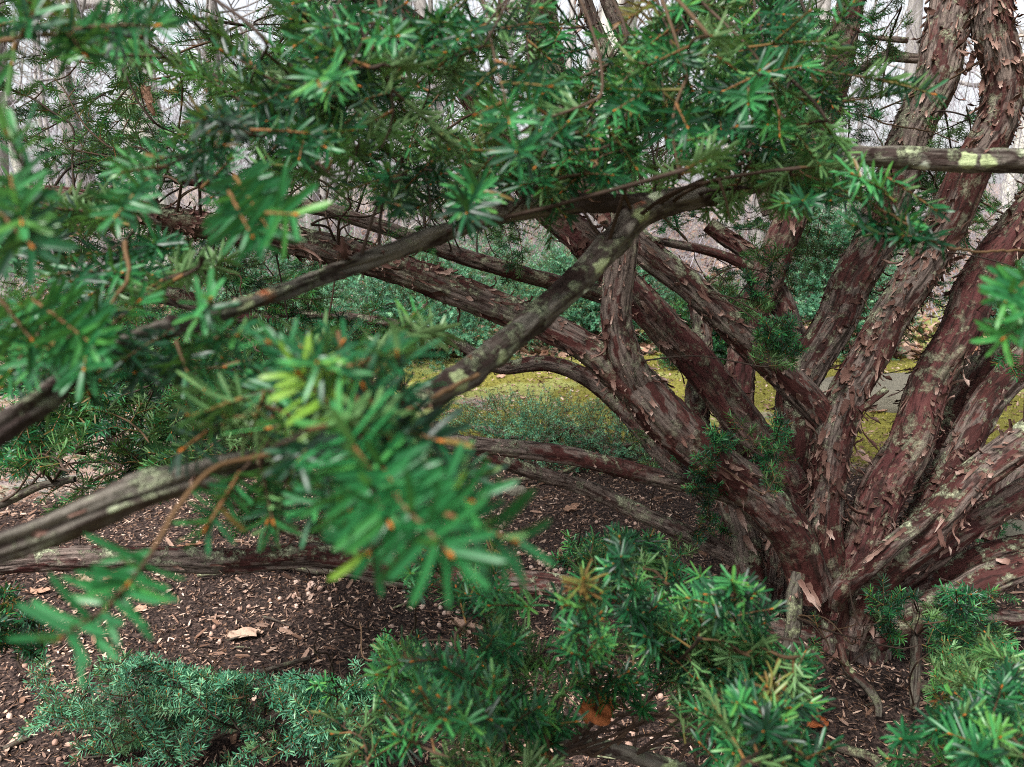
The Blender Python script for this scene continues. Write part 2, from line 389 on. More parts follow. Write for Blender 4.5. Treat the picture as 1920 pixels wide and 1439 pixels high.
keep(1.9, 48, .85, (1200, 730), (960, 590), (680, 490), (420, 425), (300, 400))
keep(2.2, 75, .93, (1880, -20), (1860, 230), (1780, 400), (1690, 540))
keep(2.6, 65, .8, (1790, -20), (1770, 100), (1710, 260))
keep(1.9, 230, .97, (1330, 640), (1850, 640)); keep(1.9, 130, .93, (1250, 880), (1850, 950))
keep(2.0, 60, .93, (1590, 1190), (1640, 1330)); keep(1.95, 28, .9, (1715, 1150), (1715, 1320)); keep(2.0, 40, .9, (1495, 1080), (1478, 1190)); keep(1.8, 45, .8, (1530, 1360), (1640, 1380))
keep(2.1, 50, .95, (130, 1105), (420, 1150), (640, 1110)); keep(2.1, 75, .9, (330, 1175), (640, 1200)); keep(1.9, 45, .9, (700, 1150), (880, 1180)); keep(1.8, 60, .9, (0, 1290), (70, 1400))
keep(1.8, 60, .9, (900, 700), (1180, 720)); keep(1.8, 50, .85, (960, 950), (1300, 960)); keep(2.0, 30, .8, (780, 830), (1280, 900)); keep(1.0, 40, .8, (1160, 1360), (1230, 1380)); keep(1.8, 45, .85, (0, 1055), (600, 1050)); keep(2.5, 60, .6, (560, 400), (1000, 520))
keep(1.1, 45, .8, (1100, 1400), (1250, 1425))
class Foliage:
    """shoots gathered, then built as one twig mesh with one needles child"""
    def __init__(s, seed, cull=False): s.cull = cull; s.sh = []; s.tw = []; s.r = np.random.default_rng(seed)
    def shoot(s, b, d, up, L, bend=0., bare=.0, tone=0.):
        d = nrm(np.asarray(d))
        if s.cull and (pruned(b+d*L*.6, s.r) or pruned(b+d*L, s.r)): return
        s.sh.append((b, d, up, L, bend, bare, tone))
    def branch(s, C, R, rnd=.2): s.tw.append((C, R, rnd))
    def build(s, parent, lod=2, NL=.020, NW=.0024, sp=.0012, mat='needle', name='bough', flat=.5, tw_r=.0011, nname='needles'):
        r = s.r; tb = MB(); nb = MB()
        for C, R, rn in s.tw: simple_tube(tb, C, R, 6 if lod > 1 else 4, rn, lump=.35)
        if s.sh:
            b = np.array([x[0] for x in s.sh]); d = np.array([x[1] for x in s.sh]); up = np.array([x[2] for x in s.sh])
            L = np.array([x[3] for x in s.sh]); bend = np.array([x[4] for x in s.sh]); bare = np.array([x[5] for x in s.sh]); tone = np.array([x[6] for x in s.sh])
            S = nrm(np.cross(d, up)); U = nrm(np.cross(S, d)); n = len(L)
            # twig
            ts = np.array([0, .33, .66, .93, .945, .975, 1.]); rr = np.array([1.25, 1, .85, .6, .95, .85, .1]); k = 4
            if lod == 1: ts = ts[[0, 2, 6]]; rr = rr[[0, 2, 6]]; k = 3
            th = np.arange(k)/k*2*np.pi
            C = b[:, None]+d[:, None]*(L[:, None]*ts)[..., None]+U[:, None]*((bend*L)[:, None]*ts**2)[..., None]
            if len(ts) == 7: C[:, 4:] = C[:, 3:4]+d[:, None]*(np.array([.001, .0025, .0042])[None, :, None])+U[:, None]*(bend[:, None]*.004)[..., None]*0
            V = C[:, :, None]+(S[:, None, None]*np.cos(th)[None, None, :, None]+U[:, None, None]*np.sin(th)[None, None, :, None])*(tw_r*rr)[None, :, None, None]
            m = len(ts); i = (np.arange(n)*m*k)[:, None, None]; g = np.arange(m-1)[None, :, None]*k; j = np.arange(k)[None, None]; j2 = (j+1) % k
            q = np.stack([i+g+j, i+g+j2, i+g+k+j2, i+g+k+j], -1).reshape(-1, 4)
            o1 = np.ones(n*m*k)
            tb.add(V, q, 0, rnd=np.repeat(r.random(n)*.6+.35, m*k), tt=np.tile(np.repeat(ts, k), n), bc=np.zeros((n*m*k, 3)), age=o1, edge=o1)
            # needles
            cnt = np.maximum(6, (L*(1-bare)/sp).astype(int)); idx = np.repeat(np.arange(n), cnt); tot = len(idx)
            kk = np.arange(tot)-np.repeat(np.cumsum(cnt)-cnt, cnt); c_ = cnt[idx]
            t = bare[idx]+(1-bare[idx])*((kk+.5)/c_)**.92; t = np.minimum(t, .99)
            ph = kk*2.39996+r.normal(0, .25, tot)+idx*1.3
            fl = flat if np.isscalar(flat) else flat[idx]
            x = np.cos(ph); y = np.sin(ph)*(1-fl)+.12; rad = nrm(S[idx]*x[:, None]+U[idx]*y[:, None])
            tan = nrm(d[idx]+U[idx]*(2*bend[idx]*t)[:, None])
            tha = np.radians(68-40*sst(.72, 1, t)+r.normal(0, 7, tot)); tha = tha*(.85+.15*np.abs(x))
            D = nrm(rad*np.sin(tha)[:, None]+tan*np.cos(tha)[:, None]+r.normal(0, .06, (tot, 3)))
            Nn = nrm(tan*.8+U[idx]*.5+r.normal(0, .18, (tot, 3)))
            B = b[idx]+d[idx]*(L[idx]*t)[:, None]+U[idx]*(bend[idx]*L[idx]*t*t)[:, None]
            ln = NL*(.72+.28*np.sin(np.pi*np.clip(t, .05, .98))**.5)*r.uniform(.82, 1.1, tot)
            ln = ln*(.86+.28*r.random(n)[idx])
            keepn = r.random(tot) > .05
            bd = r.normal(-.12, .14, tot)
            sr = r.random(n)[idx]
            rv = np.clip(.38*r.random(tot)+.62*sr**1.3+tone[idx]+.10*sst(.6, 1., t), 0, .93); dead = r.random(tot) > .992; rv = np.where(dead, .99, rv)
            dsh = (r.random(n) > .996)[idx]; rv = np.where(dsh, .975+.025*r.random(tot), rv)
            kp = keepn; needles(nb, B[kp], D[kp], Nn[kp], ln[kp], (NW*r.uniform(.85, 1.15, tot))[kp], bd[kp], rv[kp], lod)
        to = tb.build(name, [M['twig']], parent)
        if nb.V: nb.build(nname, [M[mat]], to)
        return to
UP = np.array([0, 0, 1.])
def rand_up(r, tilt=.45):
    return nrm(UP+r.normal(0, tilt, 3)+np.array([0, -.35, 0]))
def bough(fo, pts, r0, r1, sl=.08, sp=.03, bare=.25, tone=0., tilt=.4, sec=.35, px=True, dens=1., droop=-.12, ang=(35, 62), conn=None, rise=0.):
    r = fo.r
    C0 = [P(*a) for a in pts] if px else pts
    CN = None
    if conn is not None and conn in CL:
        best = None
        for cc in CL[conn]:
            c_ = cc[::8]; dd = np.linalg.norm(c_-C0[0], axis=1)+r.uniform(0, .22, len(c_)); i = int(np.argmin(dd))
            if best is None or dd[i] < best[0]: best = (dd[i], c_[i])
        if best[0] < (.42 if C0[0] is not None and np.dot(C0[0]-CO, CF) < 1.15 else .42):
            q = best[1]; r0 = r0*.85; d_ = C0[0]-q; L_ = np.linalg.norm(d_); m1 = q+d_*.45+r.normal(0, .07, 3)*L_+UP*L_*.08
            CN, RN = catmull([q, m1, C0[0], C0[1]], [r0*1.5, r0*1.15, r0, r0*.9], .012)
            k_ = int(len(CN)*.72); CN = CN[:max(3, int(np.argmin(np.linalg.norm(CN-C0[0], axis=1))))]; RN = RN[:len(CN)]
    C, R = catmull(C0, np.linspace(r0, r1, len(C0)), .012); R[0] = r0*(.95 if CN is not None else .15); 
    s = np.concatenate([[0], np.cumsum(np.linalg.norm(np.diff(C, axis=0), axis=1))]); Ltot = s[-1]
    w = np.stack([noise3(np.stack([s*14, 0*s+k*3, 0*s+r.random()*50], -1), 3)-.5 for k in range(3)], -1); C = C+w*.020*np.minimum(1, s/.05)[:, None]
    if CN is not None: fo.branch(np.concatenate([CN, C]), np.concatenate([RN, R]), r.random()*.5)
    else: fo.branch(C, R, r.random()*.5)
    T = nrm(np.gradient(C, axis=0)); up = rand_up(r, tilt); x = bare*Ltot; sg = 1
    while x < Ltot:
        i = min(len(C)-2, int(np.searchsorted(s, x))); t = x/Ltot
        T0 = T[i]; u2 = nrm(up+r.normal(0, .25, 3)); sd = nrm(np.cross(T0, u2))*sg
        a = math.radians(r.uniform(*ang)); d = nrm(T0*math.cos(a)+sd*math.sin(a)+u2*r.normal(.05, .22)+UP*rise)
        L = sl*(1.05-.55*t)*r.uniform(.55, 1.25); b = C[i]
        if L > .055 and r.random() < sec*2:
            d1 = d; nb_ = r.integers(1, 3)
            for q in range(nb_):
                f = r.uniform(.25, .7); bb = b+d1*L*f; ssg = 1 if q % 2 else -1
                dd = nrm(d1*.75+nrm(np.cross(d1, u2))*ssg*.65+r.normal(0, .12, 3)); fo.shoot(bb, dd, u2, L*(1-f)*r.uniform(.6, 1.0)+.012, droop*r.random(), 0, tone)
        fo.shoot(b, d, u2, L, droop*r.uniform(-.5, 1.2), r.uniform(0, .25), tone); sg = -sg
        x += sp*r.uniform(.6, 1.4)/dens
    fo.shoot(C[-1], nrm(T[-1]+r.normal(0, .1, 3)), up, sl*r.uniform(.4, .8), droop*.5, 0, tone)
    return C
MASS = {}
def region(parent, seed, cx, cy, rx, ry, d0, d1, n, sl, ang0=None, lod=2, sp=.03, r0=.0021, tone=0., mat='needle', name='bough', NL=.020, nsp=.0012, NW=.0024, aj=35, length=1.15, bare=.04, per=1, flat=.5, dens=1., connect=True, rise=0.):
    if cx < 700 and d0 < .56: connect = False
    r0 = r0*float(np.clip(d0/.8, .5, 1))
    """n boughs laid through the ellipse; ang0 = heading in the picture plane (deg, 0 right, 90 up)"""
    fo = None
    for i in range(n):
        if per > 1 and fo is None: fo = MASS.setdefault(lod, Foliage(seed*100+i, True))
        if fo is None: fo = Foliage(seed*100+i, True)
        r = fo.r
        while True:
            x, y = r.uniform(-1, 1, 2)
            if x*x+y*y < 1 and not pruned(P(cx+x*rx, cy+y*ry, d0), r): break
        d = r.uniform(d0, d1); a = math.radians((ang0 if ang0 is not None else r.uniform(0, 360))+r.normal(0, aj))
        Lp = length*min(rx, ry*1.6)*r.uniform(.6, 1.1); mx, my = cx+x*rx, cy+y*ry; dz = r.normal(0, .10)*min(1, d)
        dx, dy = math.cos(a)*Lp/2, -math.sin(a)*Lp/2; k = r.normal(0, .18)*Lp
        bough(fo, [(mx-dx, my-dy, d-dz), (mx+k*math.sin(a), my+k*math.cos(a), d), (mx+dx, my+dy, d+dz)], r0, r0*.45, sl, sp, bare, tone, dens=dens, conn=parent.name if connect else None, rise=rise)
        if per == 1: fo.build(parent, lod, mat=mat, NL=NL, sp=nsp, name=name, NW=NW, flat=flat); fo = None

# ================================================================ GROUND
def axis_coords(lo, hi, f0, f1, fine, grow=1.12, maxs=6.):
    c = list(np.arange(f0, f1, fine)); s = fine; x = c[-1]
    while x < hi: s = min(s*grow, maxs); x += s; c.append(x)
    s = fine; x = c[0]; o = []
    while x > lo: s = min(s*grow, maxs); x -= s; o.append(x)
    return np.array(o[::-1]+c)
xs = axis_coords(-170, 170, -3.0, 3.4, .022); ys = axis_coords(-12, 260, 1.2, 5.2, .022)
X, Y = np.meshgrid(xs, ys); Z = gz(X, Y)
pp = np.stack([X, Y, 0*X], -1)
near = sst(8, 4, Y)
Z = Z+near*(.022*(fbm(pp*14, 3, 3)-.45)+.010*(noise3(pp*55, 8)-.5))
rb = np.hypot((X-.5)*.55, (Y-2.2)*.95)
wob = (fbm(pp*.9, 4, 61)-.45)
mulch = sst(2.6, 1.7, rb+wob*2.0)
moss = sst(.50, .66, fbm(pp*1.3, 5, 71)+.16*sst(1.5, 3., rb))*(1-mulch*.9)*sst(10, 7, Y+wob*5)*(.12+.88*sst(-1.7, -.6, X+wob))
grass = sst(4.2, 6., Y+wob*4)*sst(15, 11, Y+wob*4)*(1-mulch)*(.35+.65*sst(-1.7, -.6, X+wob))
Z = Z+moss*near*.012
nx, ny = len(xs), len(ys); i = np.arange(ny-1)[:, None]*nx; j = np.arange(nx-1)[None]
Qg = np.stack([i+j, i+j+1, i+nx+j+1, i+nx+j], -1).reshape(-1, 4)
m, t, b = mat('forest_floor', .95, .15); oc = objco(t)
n1 = noise(t, oc, 22, 8, .7); n2 = noise(t, oc, 90, 5, .7); n3 = noise(t, oc, 6, 5, .6); vo = t.nodes.new('ShaderNodeTexVoronoi'); vo.inputs['Scale'].default_value = 75; t.links.new(oc, vo.inputs['Vector'])
cm = ramp(t, n2, [(.3, srgb(16, 12, 12)), (.46, srgb(38, 30, 28)), (.6, srgb(74, 60, 54)), (.75, srgb(140, 116, 102))])
vl = t.nodes.new('ShaderNodeTexVoronoi'); vl.inputs['Scale'].default_value = 9; t.links.new(oc, vl.inputs['Vector'])
lit = mix(t, noise(t, oc, 14, 6, .7), srgb(66, 56, 50), srgb(128, 114, 104)); lit = mix(t, .35, lit, vl.outputs['Color'], 'SOFT_LIGHT')
lit = mix(t, mapr(t, n1, .4, .7), lit, srgb(146, 132, 122))
cmoss = ramp(t, math_(t, 'ADD', math_(t, 'MULTIPLY', n1, .6), math_(t, 'MULTIPLY', n2, .4)), [(.3, srgb(52, 48, 26)), (.45, srgb(94, 90, 38)), (.6, srgb(120, 116, 54)), (.78, srgb(142, 130, 96))])
cgr = ramp(t, n2, [(.3, srgb(92, 104, 48)), (.5, srgb(118, 122, 66)), (.7, srgb(160, 154, 104))])
c = mix(t, mapr(t, math_(t, 'ADD', attr(t, 'mulch'), math_(t, 'MULTIPLY', math_(t, 'SUBTRACT', n3, .5), .7)), .35, .65), lit, cm)
c = mix(t, mapr(t, math_(t, 'ADD', attr(t, 'grass'), math_(t, 'MULTIPLY', math_(t, 'SUBTRACT', n3, .5), .8)), .4, .6), c, cgr)
mo_ = math_(t, 'ADD', math_(t, 'MULTIPLY', math_(t, 'SUBTRACT', n1, .5), 1.6), math_(t, 'MULTIPLY', math_(t, 'SUBTRACT', n3, .5), 1.6))
c = mix(t, mapr(t, math_(t, 'ADD', attr(t, 'moss'), mo_), .5, .75), c, cmoss)
t.links.new(c, b.inputs['Base Color']); bump(t, b, math_(t, 'ADD', n1, math_(t, 'MULTIPLY', n2, .5)), .012)
M['floor'] = m
g = link('ground', qmesh('ground', np.stack([X, Y, Z], -1).reshape(-1, 3), Qg, [m], {'mulch': mulch.ravel(), 'moss': moss.ravel(), 'grass': grass.ravel()}))
tag(g, kind='structure')
def zone(x, y):
    p = np.stack([x, y, 0*x], -1); r_ = np.hypot((x-.5)*.55, (y-2.2)*.95); w_ = (fbm(p*.9, 4, 61)-.45)
    mu = sst(2.6, 1.7, r_+w_*2); mo = sst(.50, .66, fbm(p*1.3, 5, 71)+.16*sst(1.5, 3., r_))*(1-mu*.9)*sst(10, 7, y+w_*5)*(.12+.88*sst(-1.7, -.6, x+w_)); return mu, mo
def gz2(x, y):
    p = np.stack([x, y, 0*np.asarray(x)], -1); mu, mo = zone(np.asarray(x), np.asarray(y))
    return gz(x, y)+sst(8, 4, np.asarray(y))*(.022*(fbm(p*14, 3, 3)-.45)+.012*mo)
# mulch chips, dropped needles and twig bits
def col_mat(name, stops, rough=.85, bmp=None):
    m, t, b = mat(name, rough, .12); c = ramp(t, attr(t, 'rnd'), stops)
    n_ = noise(t, objco(t), 140, 4); c = mix(t, .35, c, ramp(t, n_, [(.3, (0.02, .015, .01, 1)), (.7, (.6, .5, .45, 1))]), 'OVERLAY')
    t.links.new(c, b.inputs['Base Color'])
    if bmp: bump(t, b, n_, bmp)
    return m
M['chip'] = col_mat('mulch_chip', [(0, srgb(16, 13, 13)), (.3, srgb(42, 34, 32)), (.55, srgb(88, 72, 66)), (.8, srgb(148, 122, 106)), (.93, srgb(180, 156, 138)), (1, srgb(204, 186, 172))])
M['chip_needle'] = col_mat('dropped_needle', [(0, srgb(44, 30, 26)), (.5, srgb(96, 70, 54)), (1, srgb(150, 118, 92))])
M['chip_pale'] = col_mat('leaf_fragment', [(0, srgb(62, 46, 38)), (.4, srgb(110, 86, 72)), (.8, srgb(154, 130, 116)), (1, srgb(184, 164, 150))])
def scatter(n, x0, x1, y0, y1, r, keep=None):
    x = r.uniform(x0, x1, n); y = y0+(y1-y0)*r.random(n)**1.25
    if keep is not None: k = keep(x, y, r); x = x[k]; y = y[k]
    return x, y
def chips(name, n, x0, x1, y0, y1, Lr, Wr, mname, seed, keep=None, tilt=.35, lod=1):
    r = np.random.default_rng(seed); x, y = scatter(n, x0, x1, y0, y1, r, keep); n = len(x)
    B = np.stack([x, y, gz2(x, y)+r.uniform(.001, .008, n)], -1); a = r.uniform(0, 2*np.pi, n)
    D = nrm(np.stack([np.cos(a), np.sin(a), r.normal(0, tilt, n)], -1)); Nn = nrm(UP+r.normal(0, .5, (n, 3)))
    mb = MB(); needles(mb, B, D, Nn, r.uniform(*Lr, n), r.uniform(*Wr, n), r.normal(0, .15, n), r.random(n), lod)
    o = mb.build(name, [M[mname]]); tag(o, kind='stuff'); return o
km = lambda x, y, r: (zone(x, y)[0]+r.random(len(x))*.5 > .45)
tag(chips('mulch', 150000, -3.2, 3.6, 1.35, 5.0, (.006, .026), (.002, .007), 'chip', 3, km), 'dark crumbly mulch of bark chips covering the soil', 'mulch')
tag(chips('needle_litter', 50000, -3.2, 3.6, 1.35, 4.6, (.010, .024), (.0012, .0024), 'chip_needle', 4, km), 'dropped brown needles strewn over the mulch', 'needle litter')
tag(chips('bark_scraps', 3500, -3.2, 3.6, 1.35, 5.0, (.02, .06), (.006, .016), 'chip_pale', 8, km, .25, 2), 'larger scraps of shed bark and broken leaf on the mulch', 'bark scraps')
# moss tufts
M['moss'] = col_mat('moss_tuft', [(0, srgb(58, 62, 24)), (.5, srgb(104, 106, 38)), (1, srgb(150, 146, 70))])
def tufts(name, n, seed):
    r = np.random.default_rng(seed); x, y = scatter(n, -6, 8, 2.4, 9.5, r, lambda x, y, r: zone(x, y)[1] > r.uniform(.2, .7, len(x))); n = len(x)
    B = np.stack([x, y, gz2(x, y)], -1); D = nrm(UP+r.normal(0, .5, (n, 3))); Nn = nrm(r.normal(0, 1, (n, 3)))
    mb = MB(); needles(mb, B, D, Nn, r.uniform(.008, .026, n), r.uniform(.004, .010, n), r.normal(0, .2, n), r.random(n), 1)
    o = mb.build(name, [M['moss']]); return tag(o, 'bright yellow green moss cushions spread beyond the mulch', 'moss', None, 'stuff')
tufts('moss', 70000, 5)
tag(chips('leaf_fragments', 60000, -6, 8, 2.8, 9.5, (.01, .05), (.006, .02), 'chip_pale', 6, lambda x, y, r: zone(x, y)[0]+.5*zone(x, y)[1] < r.random(len(x))), 'pale broken bits of leaf lying over moss and soil', 'leaf fragments')
# ---- leaves
def leaf_mesh(name, seed, L=.11, W=.07, curl=.3, lobes=3, mname='leaf'):
    r = np.random.default_rng(seed); n = 30; t_ = np.linspace(0, 1, n)
    env = np.sin(np.pi*t_**.85)**.7; lob = .55+.45*np.abs(np.cos(t_*np.pi*(lobes+.5)))**.6
    hw = W/2*env*lob*(.75+.25*t_)+.0012; k = 4
    V = []; A = []
    for i, tt in enumerate(t_):
        for j in range(-k, k+1):
            f = j/k; sk = abs(f)*.12*L*np.cos(tt*np.pi*lobes)
            x = tt*L+sk; y = f*hw[i]; z = curl*L*(tt-.5)**2*.9+abs(f)**1.6*hw[i]*curl*1.4+.005*math.sin(tt*17+j+seed)+.003*math.sin(f*7+tt*9)
            V.append((x-L/2, y, z)); A.append(r.random()*.1+.1*seed % 1)
    m_ = 2*k+1; i = np.arange(n-1)[:, None]*m_; j = np.arange(m_-1)[None]
    Q = np.stack([i+j, i+j+1, i+m_+j+1, i+m_+j], -1).reshape(-1, 4)
    mb = MB(); V = np.array(V); V[:, 2] -= V[:, 2].min(); mb.add(V, Q, 0, rnd=np.full(len(V), (seed*.37) % 1))
    s = np.linspace(0, 1, 4)[:, None]; C = np.array([[-L/2+.003, 0, 0.004]])+s*np.array([[-L*.22, .004, .004]])
    th = np.arange(4)/4*2*np.pi; Vt = C[:, None]+np.stack([0*th, np.cos(th), np.sin(th)], -1)[None]*.0011
    mb.add(Vt, tube_q(4, 4), 0, rnd=np.full(16, .2))
    return qmesh(name, np.concatenate(mb.V), np.concatenate(mb.Q), [M[mname]], {'rnd': np.concatenate(mb.A['rnd'])})
M['leaf'] = col_mat('dry_oak_leaf', [(0, srgb(112, 78, 60)), (.35, srgb(146, 116, 98)), (.7, srgb(166, 144, 128)), (1, srgb(130, 104, 90))], .7, .002)
M['leaf_orange'] = col_mat('orange_leaf', [(0, srgb(120, 66, 38)), (.5, srgb(142, 84, 50)), (1, srgb(160, 106, 70))], .7, .002)
leafs = [leaf_mesh('oak_leaf', s, .11+.01*(s % 3), .07+.008*(s % 2), .12+.15*(s % 4)/3, 3+s % 2) for s in range(1, 6)]
oleafs = [leaf_mesh('oak_leaf', s, .10, .075, .3, 3, 'leaf_orange') for s in range(6, 9)]
def put_leaf(p, me, label, group=None, rz=0., rx=0., ry=0., sc=1.):
    o = link('oak_leaf', me, None, tuple(p)); o.rotation_euler = (rx, ry, rz); o.scale = (sc,)*3
    tag(o, label, 'leaf', group); return o
def on_ground(px, py, up=.004):
    q = ground_at(px, py); return (q[0], q[1], float(gz2(q[0], q[1]))+up)
put_leaf(on_ground(455, 1197), leafs[1], 'pale lobed oak leaf lying alone on open dark mulch', rz=.2, sc=1.05)
put_leaf(on_ground(212, 1093), leafs[2], 'bleached oak leaf just below the horizontal reddish limb', rz=-.1)
put_leaf(on_ground(255, 1150), leafs[3], 'curled pale oak leaf behind the hanging blurred sprig', rz=1.1, sc=.8)
put_leaf(on_ground(70, 1115), leafs[0], 'long narrow dried leaf on mulch near the left edge', rz=.0, sc=.7)
put_leaf(on_ground(870, 1178), leafs[4], 'tan oak leaf on the mulch beside a small heap of nuts', rz=-.4, sc=.9)
put_leaf(on_ground(1530, 1365), oleafs[0], 'small bright orange oak leaf on soil at foot of the yew', rz=.5, sc=.75)
put_leaf(on_ground(1070, 960), leafs[0], 'crumpled oak leaf beyond the low crossing limbs', rz=.9, sc=.9)
put_leaf(on_ground(1690, 770), leafs[1], 'russet oak leaf resting against the flat grey rock', rz=.3, sc=1.4)
put_leaf(on_ground(560, 1300), leafs[2], 'oak leaf half hidden under low yew shoots', rz=-.7)
put_leaf(P(1112, 1330, .92), oleafs[1], 'large orange brown leaf caught in the low green sprays', rz=.3, rx=1.0, ry=.2, sc=.55)
put_leaf(P(1008, 1410, .85), oleafs[2], 'narrow brown leaf hanging upright among the low sprays', rz=1.2, ry=1.3, rx=.6, sc=.45)
put_leaf(P(1015, 345, 1.2), oleafs[1], 'orange leaf wedged behind the forked lichen branch', rz=.6, rx=1.2, ry=.4, sc=.9)
put_leaf(P(272, 185, 1.6), leafs[0], 'dead russet leaf hanging in the upper left twigs', rz=1.4, ry=1.2, rx=.4, sc=.5)
put_leaf(P(110, 435, 1.4), leafs[2], 'brown star shaped leaf snagged beside the long left limb', rz=.4, rx=1.3, sc=.65)
r = np.random.default_rng(12)
k = 0
while k < 130:
    x = r.uniform(-3.6, 4.2); y = r.uniform(2.3, 9)
    if zone(np.array([x]), np.array([y]))[0][0] > .4 and r.random() < .8: continue
    far = y > 5
    put_leaf((x, y, float(gz2(x, y))+.006), leafs[r.integers(0, 5)], 'dry fallen oak leaf on the mossy ground beyond the yew', 'fallen oak leaves on the moss', r.uniform(0, 6.3), r.normal(0, .2), r.normal(0, .2), r.uniform(.6, 1.05)); k += 1
# leaf litter far away: nobody could count it
def leaf_litter(seed=9, n=26000):
    r = np.random.default_rng(seed); y = 8+24*r.random(n)**1.3; x = r.uniform(-1, 1, n)*(y*.85+2)
    B = np.stack([x, y, gz(x, y)+.01+r.random(n)*.03], -1); a = r.uniform(0, 6.283, n); D = nrm(np.stack([np.cos(a), np.sin(a), r.normal(0, .35, n)], -1))
    mb = MB(); needles(mb, B, D, nrm(UP+r.normal(0, .5, (n, 3))), r.uniform(.07, .16, n), r.uniform(.05, .1, n), r.normal(0, .3, n), r.random(n), 2)
    tag(mb.build('leaf_litter', [M['leaf']]), 'pale pinkish carpet of fallen leaves under the far bare trees', 'leaf litter', None, 'stuff')
leaf_litter()
# ---- nuts
M['nut'] = col_mat('nut_shell', [(0, srgb(128, 100, 88)), (.5, srgb(174, 148, 134)), (1, srgb(194, 174, 162))], .6, .0015)
def nut_mesh(seed):
    r = np.random.default_rng(seed); n, k = 12, 14; ph = np.linspace(.02, np.pi-.02, n); th = np.arange(k)/k*2*np.pi
    R = .0098*(1+.06*r.normal()); z = -np.cos(ph)*R*.92; rad = np.sin(ph)*R; z = z+np.where(ph > 2.9, .0015, 0)
    V = np.stack([rad[:, None]*np.cos(th), rad[:, None]*np.sin(th), z[:, None]+0*th], -1)
    V = V*(1+.05*(noise3(V.reshape(-1, 3)*260, seed).reshape(n, k)[..., None]-.5)); 
    mb = MB(); mb.add(V, tube_q(n, k), 0, rnd=np.full(n*k, (seed*.31) % 1)); a = MB()
    return qmesh('ginkgo_nut', mb.V[0], mb.Q[0], [M['nut']], {'rnd': mb.A['rnd'][0]})
nuts = [nut_mesh(s) for s in range(1, 8)]
def put_nut(x, y, r, grp, label):
    o = link('nut', nuts[r.integers(0, 7)], None, (x, y, float(gz2(x, y))+r.uniform(-.001, .006))); o.rotation_euler = (r.normal(0, .8), r.normal(0, .8), r.uniform(0, 6)); o.scale = (r.uniform(.75, 1.05), r.uniform(.7, 1.0), r.uniform(.75, 1.15))
    tag(o, label, 'nut', grp)
r = np.random.default_rng(21)
G = [((1510, 1160), 60, 22, 'nuts in the patch below the horizontal limb', 'round pale nut in the scatter on open mulch below the limb')]
def cluster(px, py, sp, n, grp, label):
    q = ground_at(px, py)
    for _ in range(n): put_nut(q[0]+r.normal(0, sp), q[1]+r.normal(0, sp*1.3), r, grp, label)
cluster(560, 1118, .05, 14, 'pale nuts heaped on open mulch', 'pale round nut in the heap on open mulch')
cluster(600, 1112, .09, 14, 'pale nuts heaped on open mulch', 'pale round nut in the heap on open mulch')
cluster(1030, 1065, .07, 34, 'nuts piled left of the upright yew tuft', 'pale nut in the pile left of the upright yew tuft')
cluster(920, 1000, .10, 16, 'nuts strewn under the low crossing limbs', 'pale nut strewn under the low crossing limbs')
cluster(835, 1160, .05, 8, 'nuts beside the tan leaf', 'brownish nut in the small group beside the tan leaf')
cluster(1150, 1365, .05, 8, 'nuts below the orange brown leaf', 'nut in the cluster below the large orange brown leaf')
cluster(1180, 1000, .12, 12, 'nuts strewn under the low crossing limbs', 'pale nut strewn under the low crossing limbs')
cluster(30, 1385, .05, 7, 'nuts at the bottom left corner', 'round nut in the bottom left corner of the mulch')
for px, py, lb in [(88, 1248, 'lone nut on mulch at left below the blurred sprig'), (450, 1145, 'lone nut on bare mulch below the heap of nuts'), (402, 1177, 'pale nut on bare mulch above the lone oak leaf'), (396, 1190, 'darker nut on bare mulch beside a pale nut'), (317, 1428, 'nut at the bottom edge under the left shoots'), (363, 1422, 'nut at the bottom edge near a thin twig'), (735, 1178, 'nut beside a thin fallen twig'), (10, 1112, 'nut at the left edge just under the horizontal limb'), (438, 1388, 'nut between low yew shoots near the bottom')]:
    q = ground_at(px, py); put_nut(q[0], q[1], r, None, lb)
for _ in range(36):
    q = ground_at(r.uniform(0, 1500), r.uniform(1060, 1436)); put_nut(q[0], q[1], r, 'nuts scattered over the mulch', 'single pale nut scattered on the dark mulch')
# ---- rocks
M['rock'] = col_mat('rock', [(0, srgb(84, 84, 74)), (1, srgb(120, 118, 106))], .9, .01)
def rock(px, py, sx, sy, sz, seed, label):
    q = ground_at(px, py); n, k = 26, 40; ph = np.linspace(.01, np.pi-.01, n); th = np.arange(k)/k*2*np.pi
    V = np.stack([np.sin(ph)[:, None]*np.cos(th), np.sin(ph)[:, None]*np.sin(th), -np.cos(ph)[:, None]+0*th], -1)
    V = V*(.75+.5*fbm(V*1.6+seed, 4, seed))[..., None]; V[..., 2] = np.clip(V[..., 2], -.8, .62+.1*V[..., 0]); V = V+.03*(fbm(V*9, 3, seed)-.5)[..., None]
    V = V*np.array([sx, sy, sz]); me = qmesh('rock', V.reshape(-1, 3), tube_q(n, k), [M['rock']], {'rnd': np.full(n*k, seed*.3 % 1)})
    o = link('rock', me, None, (q[0], q[1], float(gz(q[0], q[1]))+sz*.2)); return tag(o, label, 'rock')
rock(1665, 752, .62, .45, .20, 3, 'flat grey rock in the moss seen between two stems')
rock(968, 925, .06, .05, .035, 5, 'small mossy stone under the lower crossing limb')
rock(1860, 1000, .22, .16, .05, 7, 'low mossy slab behind the right hand limbs')
